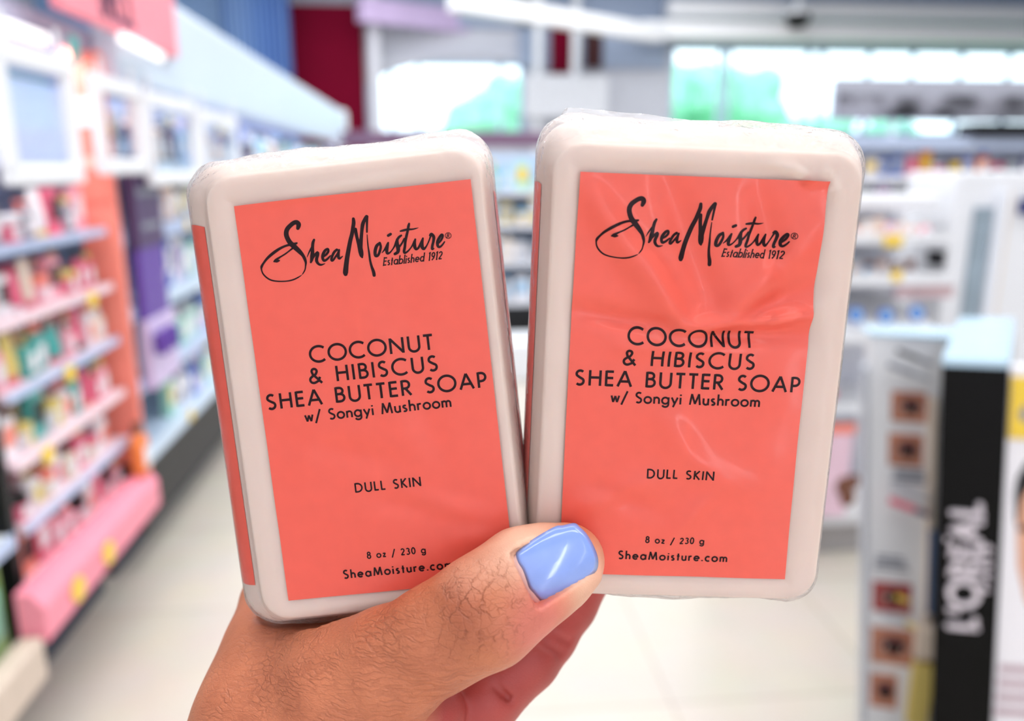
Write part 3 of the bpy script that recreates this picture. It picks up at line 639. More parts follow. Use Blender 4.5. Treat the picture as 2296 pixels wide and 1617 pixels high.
# white tower cabinet at the far right
Yt = 2.75
tx0, tx1 = hit(2120, 600, 1, Yt).x, hit(2420, 600, 1, Yt).x
tw = empty('display_tower', (tx0, Yt, 0)); tag(tw, 'tall white display tower with a navy plaque at the right edge', 'display')
def tz(y): return hit(2200, y, 1, Yt).z
def tx(x): return hit(x, 550, 1, Yt).x - tx0
MB().box(0, tx1 - tx0, 0, .3, 0, tz(385), .01).build('cabinet', M_WHITE, tw)
MB().box(tx(2172), tx(2212), -.012, -.001, tz(735), tz(465)).build('silver_grey_strip', mat('silver_grey', (150, 166, 178), .4, .4, var=.12, scale=12), tw)
MB().box(tx(2214), tx(2238), -.03, -.001, tz(735), tz(430), .004).build('white_pilaster', M_SHELF, tw)
MB().box(tx(2239), tx(2246), -.02, -.001, tz(735), tz(430)).build('cream_edge', cm('cream'), tw)
MB().box(tx(2270), tx(2330), -.02, -.001, tz(481), tz(446)).build('navy_plaque', cm('navy'), tw)
MB().box(tx(2100) , tx(2116), -.02, .05, tz(594), tz(562), .003).build('latch', cm('black'), tw)

# ================================================================== the black and white makeup stand
ZT = 1.05
c0 = hit(2112, 806, 2, ZT); c1 = hit(2265, 812, 2, ZT); c2_ = hit(2275, 715, 2, ZT); c3 = hit(2152, 712, 2, ZT)
p0 = hit(1950, 744, 2, ZT); p1 = hit(2140, 752, 2, ZT)
M_TOP = mat('glossy_ice_top', (186, 214, 232), .22, .5, var=.03)
WB = (c1 - c0).length
st = empty('makeup_stand', (c0.x, c0.y, 0)); tag(st, 'black and white makeup stand with eye pictures at the lower right', 'display stand')
# the whole stand leans a little to the side, as a cardboard display does
LEAN = .088
e_ = (c1 - c0).normalized()
SH = Matrix(((1, 0, -e_.x * LEAN, e_.x * LEAN * ZT), (0, 1, -e_.y * LEAN, e_.y * LEAN * ZT), (0, 0, 1, 0), (0, 0, 0, 1)))
def frame(a, b):
    w = b - a; return SH @ Matrix.Translation((a.x, a.y, 0)) @ Matrix.Rotation(math.atan2(w.y, w.x), 4, 'Z')
FC, FP = frame(c0, c1), frame(p0, p1)
ROOT_I = Matrix.Translation((-c0.x, -c0.y, 0))
def sl(px, py, Yl, F):
    """photo point onto one of the stand's own upright faces"""
    I = F.inverted(); o = I @ Vector((0, 0, EYE)); d = I.to_3x3() @ ray(px, py)
    return o + d * ((Yl - o.y) / d.y)
def put(mb, name, m, F, parent=st, smooth=False):
    mb.v = [tuple(ROOT_I @ F @ Vector(v)) for v in mb.v]
    return mb.build(name, m, parent, smooth)
def prism(q, z0, z1): return MB().add([(v.x, v.y, z0) for v in q] + [(v.x, v.y, z1) for v in q], [(0, 3, 2, 1), (4, 5, 6, 7), (0, 1, 5, 4), (1, 2, 6, 5), (2, 3, 7, 6), (3, 0, 4, 7)])
put(prism((c0, c1, c2_, c3), .02, ZT - .012), 'black_column', mat('deep_black_gloss', (3, 3, 4), .35, .12, var=0), SH)
put(prism((c0, c1, c2_, c3), ZT - .0118, ZT + .001), 'column_top', M_TOP, SH)
M_SILVER = mat('brushed_silver', (222, 214, 222), .3, .5, metal=.3, var=0)
def side_text(name, txt, x_base, cap, z0, z1, weight):
    mb = MB()
    for s in text_strokes(txt, cap, weight, z0, z1, 0): ribbon(mb, s, lambda x, y: 0, .004, True)
    v = [(x_base - y, -.0075, x) for x, y, z in mb.v]; k = len(v)
    f = [q[::-1] for q in mb.f]; v += [(x, -.0005, z) for x, y, z in v]
    for q in mb.f:
        for a in range(len(q)): b = (a + 1) % len(q); f.append((q[a], q[b], q[b] + k, q[a] + k))
    t = MB().add(v, f); return put(t, name, M_SILVER, FC)
xb = sl(2192, 1290, 0, FC).x; capL = xb - sl(2118, 1290, 0, FC).x
zL0, zL1 = sl(2170, 1408, 0, FC).z, sl(2180, 1130, 0, FC).z
side_text('brand_letters', "L'OREAL", xb, capL * .86, zL0, zL1, .0112)
mb = MB(); zE = zL0 + (zL1 - zL0) * .70
mb.box(xb - capL * 1.06, xb - capL * .92, -.0075, -.0005, zE, zE + .007); put(mb, 'accent_mark', M_SILVER, FC)
x2 = sl(2218, 1270, 0, FC).x; cap2 = x2 - sl(2196, 1270, 0, FC).x
side_text('city_letters', 'PARIS', x2, cap2 * .95, sl(2206, 1322, 0, FC).z, sl(2210, 1222, 0, FC).z, .0052)
# white picture panel beside the column, set back
WPn = (p1 - p0).length
put(MB().box(0, WPn + .05, 0, .05, .02, ZT - .008, .004), 'white_panel', M_WHITE, FP)
put(MB().box(-.003, WPn + .06, -.006, .10, ZT - .008, ZT - .002, .001), 'panel_top', M_TOP, FP)
put(MB().box(-.010, -.001, -.006, .05, .02, ZT - .08, .003), 'grey_edge', cm('silver'), FP)
skin1 = mat('printed_skin_tone', (196, 136, 112), .5, .3, var=.14, scale=40); M_IRIS = mat('printed_iris', (60, 36, 36), .4, .3, var=0); M_SHADOWP = mat('printed_plum_eyeshadow', (140, 82, 84), .5, .3, var=.1, scale=60); M_REDP = mat('printed_red_skin', (176, 84, 84), .5, .3, var=.1, scale=40)
def ellipse(mb, cx, cz, rx, rz, y, n=18, rot=0):
    mb.add([(cx + rx * math.cos(t * 2 * math.pi / n) * math.cos(rot) - rz * math.sin(t * 2 * math.pi / n) * math.sin(rot), y, cz + rz * math.sin(t * 2 * math.pi / n) * math.cos(rot) + rx * math.cos(t * 2 * math.pi / n) * math.sin(rot)) for t in range(n)], [tuple(range(n))])
for q, (xa, ya, xb_, yb_) in enumerate(((1998, 882, 2078, 944), (1992, 976, 2070, 1042), (1956, 1312, 2044, 1368), (1952, 1416, 2048, 1484), (1950, 1516, 2012, 1582))):
    A_, B_ = sl(xa, yb_, -.003, FP), sl(xb_, ya, -.003, FP)
    card = put(MB().box(A_.x, B_.x, -.004, -.001, A_.z, B_.z), 'eye_picture', M_REDP if q == 2 else skin1, FP)
    cx, cz, w, h = (A_.x + B_.x) / 2 + .004, (A_.z + B_.z) / 2 - .002, B_.x - A_.x, B_.z - A_.z
    mb = MB(); ellipse(mb, cx, cz + h * .06, w * .34, h * .28, -.0046, rot=-.1); put(mb, 'eyeshadow', M_SHADOWP, FP, card)
    mb = MB(); ellipse(mb, cx, cz, w * .24, h * .15, -.0052, rot=-.1); put(mb, 'eye_white', cm('cream'), FP, card)
    mb = MB(); ellipse(mb, cx, cz, h * .19, h * .19, -.0058); put(mb, 'iris', M_IRIS, FP, card)
    mb = MB(); mb.add([(cx - w * .3, -.006, cz + h * .12), (cx, -.006, cz + h * .24), (cx + w * .3, -.006, cz + h * .08), (cx + w * .3, -.006, cz + h * .02), (cx, -.006, cz + h * .17), (cx - w * .3, -.006, cz + h * .06)], [(0, 1, 4, 5), (1, 2, 3, 4)]); put(mb, 'lashes', M_BLACK, FP, card)
for q, (xa, ya, xb_, yb_) in enumerate(((2000, 1056, 2088, 1086), (1958, 1250, 2038, 1282))):
    A_, B_ = sl(xa, yb_, -.003, FP), sl(xb_, ya, -.003, FP); mb = MB()
    for s in range(3):
        z = A_.z + (B_.z - A_.z) * (.2 + .3 * s); mb.box(A_.x + .003 * s, B_.x - .006 * s, -.003, -.001, z, z + (B_.z - A_.z) * .14)
    put(mb, 'small_print', cm('grey'), FP)
xr_ = sl(2078, 1000, 0, FP).x
put(MB().box(xr_, xr_ + .014, -.02, -.001, .1, sl(2090, 890, 0, FP).z, .002), 'beige_side_rail', cm('cream'), FP)
put(MB().box(xr_ + .004, xr_ + .016, -.026, -.021, .4, sl(2090, 1180, 0, FP).z), 'blue_strip', mat('steel_blue', (92, 116, 156), .4, .4, var=.08), FP)
def pen(p, q, r, m, m2, label, cat='pencil'):
    P0, P1 = FP @ sl(*p, -.024 - r, FP), FP @ sl(*q, -.024 - r, FP)
    o = empty(cat, tuple(P0)); tag(o, label, cat, 'makeup sticks resting on the white stand')
    d = P1 - P0
    MB().tube([(0, 0, 0), tuple(d * .6)], r).build('barrel', m, o, True)
    MB().tube([tuple(d * .61), tuple(d * .95), tuple(d)], [r * .92, r * .92, r * .3]).build('cap', m2, o, True)
    return o
pen((2012, 786), (2092, 818), .005, cm('black'), cm('grey'), 'dark slanted brow pencil at the top of the picture panel')
pen((1992, 818), (2086, 852), .006, cm('grey'), cm('silver'), 'grey slanted brow pencil below the dark one')
pen((1996, 1122), (2086, 1156), .008, cm('rose'), cm('plum'), 'magenta mascara tube across the middle of the picture panel', 'mascara')
pen((1998, 1094), (2086, 1124), .006, cm('silver'), cm('silver'), 'silver mascara tube above the magenta one', 'mascara')
pen((1980, 1378), (2060, 1410), .007, cm('silver'), cm('gold'), 'silver and gold lip tube over the lower eye pictures', 'mascara')
pen((2010, 1338), (2040, 1350), .006, cm('yellow'), cm('gold'), 'small yellow tube beside the red eye picture', 'mascara')
for q, (xa, ya, xb_, yb_, c) in enumerate(((2044, 1400, 2092, 1460, 'cream'), (2026, 1480, 2076, 1610, 'gold'))):
    A_, B_ = sl(xa, yb_, -.03, FP), sl(xb_, ya, -.03, FP)
    w_, h_ = (B_.x - A_.x) / 2, B_.z - A_.z
    o = MB().box(-w_, w_, -.012, .012, 0, h_, .002).build('makeup_box', cm(c)); tag(o, ['small cream box right of the lower eye pictures', 'tall golden box at the bottom right of the picture panel'][q], 'box')
    mid = FP @ Vector((A_.x + w_, -.045, A_.z)); o.location = mid; o.rotation_euler = (0, 0, math.atan2((p1 - p0).y, (p1 - p0).x))
# poster board at the right edge
po_ = put(MB().box(WB + .005, WB + .32, .012, .035, .05, ZT - .01, .002), 'poster_board', cm('white'), FC)
A_ = sl(2256, 982, .01, FC)
put(MB().box(WB + .007, WB + .318, .008, .0115, A_.z, ZT - .03), 'yellow_panel', cm('yellow'), FC, po_)
def flat(name, pts, m, yy):
    return put(MB().add([(lambda v: (v.x, yy, v.z))(sl(x, y, yy, FC)) for x, y in pts], [tuple(range(len(pts)))]), name, m, FC, po_)
flat('printed_letter', [(2284, 925), (2300, 905), (2310, 945), (2290, 945)], cm('grey'), .0075)
flat('printed_hair', [(2274, 1110), (2280, 1072), (2300, 1036), (2350, 1010), (2350, 1260), (2300, 1230), (2276, 1170)], cm('black'), .0112)
flat('printed_face', [(2280, 1180), (2290, 1120), (2310, 1090), (2350, 1070), (2350, 1400), (2300, 1350), (2282, 1270)], mat('printed_face_tone', (226, 170, 140), .5, .3, var=.06, scale=20), .0104)
flat('printed_brow', [(2283, 1182), (2300, 1176), (2312, 1182), (2312, 1190), (2284, 1192)], M_IRIS, .0096)
for q, y in enumerate((1490, 1522, 1554, 1586)):
    flat('printed_line', [(2240 - q * 3, y), (2350, y + 8), (2350, y + 26), (2240 - q * 3, y + 18)], mat('dusty_mauve_print', (196, 172, 180), .5, .3, var=.1, scale=60), .0108)

# ================================================================== the two wrapped soap bars
LOGO = [[(-12.89,39.13,0.79),(-12.62,39.88,1.08),(-12.94,40.42,1.02),(-13.63,40.39,0.96),(-14.5,39.87,0.96),(-15.28,39.17,1.02),(-15.64,38.21,1.08),(-15.49,37.18,1.08),(-15.01,36.12,1.13),(-14.32,35.31,1.19),(-13.63,34.51,1.08),(-13.04,33.77,0.96),(-12.56,33.04,0.74),(-12.27,32.23,0.7),(-12.15,31.42,0.51),(-12.31,30.65,0.34),(-12.53,29.89,0.28),(-12.89,29.36,0.28),(-13.29,28.9,0.14)],[(-13.48,28.75,0.14),(-14.22,28.38,0.28),(-15.19,28.03,0.32),(-16.13,27.85,0.32),(-17.05,27.81,0.28),(-18.42,27.91,0.28),(-19.76,28.17,0.32),(-20.74,28.58,0.34),(-21.56,29.29,0.36),(-22.09,30.09,0.34),(-22.28,30.95,0.34),(-22.16,31.62,0.57),(-21.6,32.35,0.48),(-20.67,33.26,0.57),(-19.4,34.13,0.66),(-18.04,34.88,0.62),(-16.71,35.41,0.51),(-15.53,35.67,0.51),(-14.38,35.71,0.68),(-13.55,35.9,0.4)],[(-14.6,34.9,0.45),(-15.47,34.38,0.32),(-16.47,33.81,0.34),(-17.57,33.31,0.36),(-18.3,32.94,0.51),(-18.81,32.6,0.68),(-19.18,32.44,0.4)],[(-19.24,32.43,0.23),(-18.6,32.47,0.68),(-17.97,32.49,0.28)],[(-9.63,36.2,0.51),(-9.97,35.56,0.68),(-10.19,34.58,0.7),(-10.36,33.48,0.85),(-10.56,32.6,0.91),(-10.78,31.84,0.7),(-11.02,31.36,0.45)],[(-10.48,34.5,0.4),(-11.12,33.56,0.32),(-11.71,32.56,0.11)],[(-10.5,32.26,0.57),(-9.9,32.86,0.57),(-9.21,33.35,0.62),(-9.26,32.79,0.68),(-9.57,32.15,0.7),(-9.68,31.49,0.7),(-9.37,30.84,0.59),(-8.78,30.55,0.45),(-7.9,30.73,0.14)],[(-7.97,32.32,0.4),(-7.35,32.7,0.51),(-6.82,33.31,0.57),(-6.83,33.87,0.51),(-7.46,33.61,0.62),(-8.01,32.88,0.7),(-8.26,32.12,0.68),(-8.04,31.4,0.59),(-7.39,31.58,0.51),(-6.75,32.07,0.4),(-6.42,32.37,0.23)],[(-4.85,33.49,0.57),(-5.48,33.05,0.59),(-6.05,32.22,0.59),(-6.36,31.35,0.57),(-6.0,31.26,0.48),(-5.4,31.92,0.45),(-4.74,32.63,0.51),(-4.33,33.32,0.43)],[(-4.35,33.38,0.45),(-4.66,32.51,0.68),(-4.69,31.67,0.62),(-4.37,31.53,0.48),(-3.75,31.91,0.2)],[(-0.34,39.8,0.68),(-0.37,38.97,0.85),(-0.63,38.0,0.85),(-1.04,36.59,0.88),(-1.63,35.09,0.91),(-2.19,33.36,0.96),(-2.77,31.52,1.02),(-3.21,29.88,1.08),(-3.56,28.34,1.19),(-3.61,27.95,0.96)],[(-0.13,37.5,0.68),(-0.12,36.49,0.74),(0.03,35.13,0.74),(0.31,33.76,1.02),(0.43,32.51,1.13),(0.49,31.61,0.91),(0.58,31.21,0.45)],[(0.42,33.3,1.02),(0.81,35.05,0.82),(1.16,36.68,0.74),(1.57,38.31,0.85),(2.15,39.36,0.79),(2.65,39.92,0.85)],[(2.77,39.96,0.57),(2.59,38.76,0.51),(2.45,37.66,0.45),(2.32,36.61,0.4)],[(2.28,36.0,0.2),(2.22,34.74,0.28),(2.19,33.37,0.32),(2.24,31.8,0.45),(2.26,30.33,0.49),(2.43,28.94,0.59),(2.69,27.83,0.74),(2.75,26.98,0.74)],[(4.86,33.86,0.59),(4.13,33.36,0.71),(3.62,32.24,0.74),(3.6,31.26,0.71),(4.16,31.25,0.59),(4.67,32.12,0.59),(4.99,33.07,0.54),(4.86,33.91,0.54)],[(5.08,31.69,0.14),(5.74,32.3,0.4),(6.32,33.02,0.54),(6.76,33.75,0.4)],[(6.72,33.71,0.45),(6.42,33.01,0.74),(6.24,32.24,0.74),(6.25,31.46,0.61),(6.83,31.54,0.38),(7.5,32.15,0.3),(8.09,32.92,0.4),(8.66,33.93,0.57),(9.2,34.65,0.57),(9.82,35.02,0.45)],[(8.8,34.21,0.61),(8.68,33.25,0.84),(8.79,32.26,0.89),(8.61,31.49,0.74),(7.92,31.13,0.61)],[(9.1,32.61,0.49),(9.78,33.32,0.42),(10.38,34.23,0.4)],[(11.85,37.38,0.48),(11.64,36.82,0.61),(11.32,35.78,0.57),(10.94,34.75,0.61),(10.56,33.62,0.61),(10.32,32.48,0.61),(10.01,31.44,0.61),(10.2,31.1,0.45),(10.89,31.44,0.4),(11.56,32.05,0.32),(12.14,32.77,0.4),(12.81,33.82,0.45)],[(9.74,35.98,0.35),(10.46,36.07,0.51),(11.36,36.17,0.48),(12.44,36.1,0.36),(13.14,36.17,0.28),(13.8,36.29,0.1)],[(12.8,33.77,0.45),(12.51,33.02,0.77),(12.52,32.24,0.77),(12.74,31.63,0.54),(13.33,31.95,0.51),(13.93,32.86,0.51),(14.54,33.87,0.42)],[(14.47,33.68,0.49),(14.19,32.74,0.74),(14.17,31.96,0.79),(14.48,31.53,0.61),(15.03,31.96,0.38),(15.67,32.91,0.32),(16.18,33.88,0.38),(16.5,34.53,0.54)],[(16.13,34.33,0.4),(16.53,34.6,0.59),(16.97,33.89,0.71),(16.79,32.94,0.61),(16.45,32.0,0.61),(16.34,31.31,0.61),(16.72,31.36,0.28)],[(17.93,32.42,0.35),(18.61,33.13,0.49),(19.02,33.96,0.49),(18.73,34.2,0.49),(18.1,33.47,0.64),(17.64,32.65,0.64),(17.68,31.77,0.64),(18.13,31.57,0.49),(18.77,32.04,0.4),(19.23,32.57,0.3)],[(6.92,35.31,0.61),(7.51,35.57,0.61)],[(20.84,33.76,0.14),(20.8,33.59,0.14),(20.72,33.45,0.14),(20.6,33.33,0.14),(20.46,33.24,0.14),(20.29,33.2,0.14),(20.12,33.19,0.14),(19.96,33.23,0.14),(19.81,33.31,0.14),(19.69,33.43,0.14),(19.6,33.57,0.14),(19.56,33.73,0.14),(19.56,33.9,0.14),(19.6,34.06,0.14),(19.68,34.21,0.14),(19.8,34.33,0.14),(19.94,34.41,0.14),(20.1,34.46,0.14),(20.27,34.46,0.14),(20.44,34.42,0.14),(20.58,34.34,0.14),(20.7,34.23,0.14),(20.79,34.08,0.14),(20.84,33.92,0.14),(20.84,33.76,0.14)],[(19.88,33.47,0.16),(20.12,34.23,0.16)],[(20.07,34.21,0.14),(20.36,34.2,0.14),(20.41,33.98,0.14),(20.27,33.82,0.14),(20.02,33.83,0.14)],[(20.17,33.81,0.14),(20.37,33.42,0.16)],[(19.73,33.47,0.1),(20.05,33.46,0.1)]]
M_SOAP = mat('cream_soap', (233, 211, 198), 0.45, 0.4, var=0.02, scale=60)
_b = M_SOAP.node_tree.nodes['Principled BSDF']
_b.inputs['Subsurface Weight'].default_value = 0.25
_b.inputs['Subsurface Radius'].default_value = (0.006, 0.004, 0.003)
_b.inputs['Subsurface Scale'].default_value = 0.6
M_CORAL = mat('coral_print', (247, 104, 86), 0.42, 0.35, var=0.02, scale=300, coat=0.15)
M_INK = mat('dark_ink', (36, 10, 16), 0.5, 0.2, var=0.0)

def film_material():
    m = bpy.data.materials.new('clear_shrink_film'); m.use_nodes = True
    n = m.node_tree.nodes; l = m.node_tree.links
    for x in list(n): n.remove(x)
    out = n.new('ShaderNodeOutputMaterial')
    tr = n.new('ShaderNodeBsdfTransparent'); gl = n.new('ShaderNodeBsdfGlossy'); df = n.new('ShaderNodeBsdfTranslucent'); d2 = n.new('ShaderNodeBsdfDiffuse')
    gl.inputs['Roughness'].default_value = 0.12
    df.inputs['Color'].default_value = (.95, .95, .97, 1); d2.inputs['Color'].default_value = (.95, .95, .97, 1)
    lw = n.new('ShaderNodeLayerWeight'); lw.inputs['Blend'].default_value = 0.12
    nz = n.new('ShaderNodeTexNoise'); nz.inputs['Scale'].default_value = 260; nz.inputs['Detail'].default_value = 3
    nz.inputs['Distortion'].default_value = 0.6
    co = n.new('ShaderNodeTexCoord'); l.new(co.outputs['Object'], nz.inputs['Vector'])
    at = n.new('ShaderNodeAttribute'); at.attribute_name = 'loose'
    bs = n.new('ShaderNodeMath'); bs.operation = 'MULTIPLY_ADD'; bs.inputs[1].default_value = 1.6; bs.inputs[2].default_value = 0.06
    l.new(at.outputs['Fac'], bs.inputs[0])
    bp = n.new('ShaderNodeBump'); bp.inputs['Distance'].default_value = 0.0012
    l.new(bs.outputs[0], bp.inputs['Strength']); l.new(nz.outputs['Fac'], bp.inputs['Height'])
    l.new(bp.outputs['Normal'], gl.inputs['Normal']); l.new(bp.outputs['Normal'], lw.inputs['Normal'])
    mx0 = n.new('ShaderNodeMixShader'); mx0.inputs['Fac'].default_value = 0.5
    l.new(df.outputs[0], mx0.inputs[1]); l.new(d2.outputs[0], mx0.inputs[2])
    mk = n.new('ShaderNodeMath'); mk.operation = 'MULTIPLY'; mk.inputs[1].default_value = 0.36
    l.new(at.outputs['Fac'], mk.inputs[0])
    mx1 = n.new('ShaderNodeMixShader'); l.new(mk.outputs[0], mx1.inputs['Fac']); l.new(tr.outputs[0], mx1.inputs[1]); l.new(mx0.outputs[0], mx1.inputs[2])
    fr = n.new('ShaderNodeMath'); fr.operation = 'MULTIPLY'; fr.inputs[1].default_value = 0.7
    l.new(lw.outputs['Fresnel'], fr.inputs[0])
    mx = n.new('ShaderNodeMixShader'); l.new(fr.outputs[0], mx.inputs['Fac']); l.new(mx1.outputs[0], mx.inputs[1]); l.new(gl.outputs[0], mx.inputs[2])
    l.new(mx.outputs[0], out.inputs['Surface'])
    return m
M_FILM = film_material()

def rrect(xl, xr, yb, yt, r, n_side=26, n_cor=10):
    """rounded rectangle, anticlockwise from the bottom left corner, same point count for every size"""
    r = max(0.02, min(r, (xr - xl) / 2 - .01, (yt - yb) / 2 - .01))
    P = []
    cor = [(xr - r, yb + r, -90), (xr - r, yt - r, 0), (xl + r, yt - r, 90), (xl + r, yb + r, 180)]
    edge = [((xl + r, yb), (xr - r, yb)), ((xr, yb + r), (xr, yt - r)), ((xr - r, yt), (xl + r, yt)), ((xl, yt - r), (xl, yb + r))]
    ns = [n_side, int(n_side * 1.5), n_side, int(n_side * 1.5)]
    for k in range(4):
        (ax, ay), (bx, by) = edge[k]
        for i in range(ns[k]): P.append((ax + (bx - ax) * i / ns[k], ay + (by - ay) * i / ns[k], k))
        cx, cy, a0 = cor[k]
        for i in range(n_cor):
            a = math.radians(a0 + 90 * i / n_cor); P.append((cx + r * math.cos(a), cy + r * math.sin(a), 4 + k))
    return P

def bar_rings(F, S, Bk, rF, rS, grow=0.0, hf=None, wob=None):
    """rings from the middle of the front face, over the edge, round the waist to the middle of the back"""
    depth = 25.0; rings = []
    def lerp(a, b, t): return tuple(x + (y - x) * t for x, y in zip(a, b))
    # front face, from the centre outwards
    maxin = min(F[1] - F[0], F[3] - F[2]) / 2 - 0.3
    nf = 26
    for i in range(nf):
        ins = maxin * (1 - i / nf) + 1.6 * (i / nf)
        R = (F[0] + ins, F[1] - ins, F[2] + ins, F[3] - ins)
        rings.append(([(x, y, (hf(x, y) if hf else 0) + grow) for x, y, k in rrect(*R, rF - ins * .7)]))
    for ins, z in ((1.0, -.12), (.5, -.38), (.15, -.85)):
        R = (F[0] + ins, F[1] - ins, F[2] + ins, F[3] - ins)
        rings.append([(x, y, z + grow * .6 + (hf(x, y) * .6 if hf else 0)) for x, y, k in rrect(*R, rF)])
    for i in range(11):
        t = i / 10; z = -1.5 - (12.5 - 1.5) * t
        R = lerp(F, S, math.sin(t * math.pi / 2) ** .9)
        R = (R[0] - grow * .8, R[1] + grow * .8, R[2] - grow * .8, R[3] + grow * .8)
        rings.append([(x, y, z) for x, y, k in rrect(*R, rF + (rS - rF) * t)])
    for i in range(1, 9):
        t = i / 8; z = -12.5 - (11.0) * t
        R = lerp(S, Bk, 1 - math.cos(t * math.pi / 2))
        R = (R[0] - grow * .8, R[1] + grow * .8, R[2] - grow * .8, R[3] + grow * .8)
        rings.append([(x, y, z) for x, y, k in rrect(*R, rS + (rF - rS) * t)])
    for i in range(12):
        t = i / 11; mi = min(Bk[1] - Bk[0], Bk[3] - Bk[2]) / 2 - .3
        ins = .8 + (mi - .8) * t
        R = (Bk[0] + ins, Bk[1] - ins, Bk[2] + ins, Bk[3] - ins)
        rings.append([(x, y, -24.6 - (.4 if i else 0) - grow) for x, y, k in rrect(*R, rF)])
    return rings
def rings_to_mesh(rings, cap=True):
    n = len(rings[0]); vs = []; fs = []
    for r in rings: vs += r
    for i in range(len(rings) - 1):
        for k in range(n):
            a, b = i * n + k, i * n + (k + 1) % n
            fs.append((a, a + n, b + n, b))
    if cap:
        fs.append(tuple(range((len(rings) - 1) * n, len(rings) * n))[::-1])
    return vs, fs

def ridge(x, y, ax, ay, bx, by, w, amp):
    dx, dy = bx - ax, by - ay; L2 = dx * dx + dy * dy
    t = max(0, min(1, ((x - ax) * dx + (y - ay) * dy) / L2))
    d = math.hypot(x - ax - t * dx, y - ay - t * dy)
    fade = math.sin(math.pi * min(1, max(0, .12 + .76 * t)))
    return amp * fade * math.exp(-(d / w) ** 2)
def edge_fade(x, y): return max(0.0, min(1.0, (34 - abs(x)) / 4, (51 - abs(y)) / 4))
FOLDS_L = [(-22, -8, 4, -16, 3, -.14), (0, 22, 6, -14, 5, .10), (4, -24, 22, -30, 2.5, .16), (-4, -24, 10, -27, 2.2, -.12), (-14, -8, -20, -14, 2.5, .12),
           (8, 0, 14, -18, 3, -.10), (20, 40, 14, 10, 5, .10), (12, -34, 26, -36, 3, .14), (-24, 45, 20, 49, 1.2, .22), (-33, 40, -33, -40, 1.0, .18)]
FOLDS_R = [(-26, 44, -4, 14, 3.2, .34), (-8, 45, 6, 14, 3.4, -.30), (26, 36, 4, 13, 3.4, .36), (27, 24, 6, 12, 2.6, -.30), (-2, 13, 27, 17, 1.7, .42), (-26, 16, -2, 12.5, 2.2, -.36),
           (-1, 11, 26, 12.6, 2.0, -.26), (-12, 30, -2, 13, 2.4, .22), (12, 42, 20, 22, 3.0, -.26), (-6, -6, 2, -16, 3, .10), (-24, -30, -6, -22, 2.6, .18), (-20, -24, -4, -30, 2.6, -.16),
           (-2, -16, 16, -24, 3.6, .12), (-16, 8, 12, 8.8, 1.6, .16), (8, -24, -2, -38, 2.4, .16), (4, 50, 20, 48, .8, .30), (14, 49, 25, 45, .7, .30), (19, 49, 22.5, 44.5, .6, .34),
           (25, 49, 30, 41, .8, .34), (-26, 49, 8, 49.5, .9, .24), (31, 44, 31, -40, 1.2, .12)]
def make_h(folds, gain):
    cache = {}
    def h(x, y):
        k = (round(x, 2), round(y, 2))
        if k not in cache:
            s = 0.10 * math.sin(x * .21 + y * .13) * math.sin(y * .17 - x * .08)
            for f in folds: s += ridge(x, y, *f) * gain
            cache[k] = s * edge_fade(x, y)
        return cache[k]
    return h
MM = Matrix.Scale(0.001, 4)

def rotvec(r):
    v = Vector(r); a = v.length
    return Matrix.Rotation(a, 4, v.normalized())
POSE = [Matrix.Translation((-0.030499, -0.007972, -0.181570)) @ rotvec((.092941, -.031293, .107137)),
        Matrix.Translation((0.039144, -0.005668, -0.178845)) @ rotvec((.190260, .019848, -.036283))]
BAR_F = [(-33.2, 29.4, -50.4, 52.6), (-32.4, 34.2, -51.0, 51.8)]
BAR_S = [(-41.0, 31.0, -54.0, 57.0), (-35.2, 37.2, -53.0, 57.0)]
BAR_B = [(-37.5, 29.0, -51.5, 54.5), (-33.0, 35.0, -51.0, 54.5)]

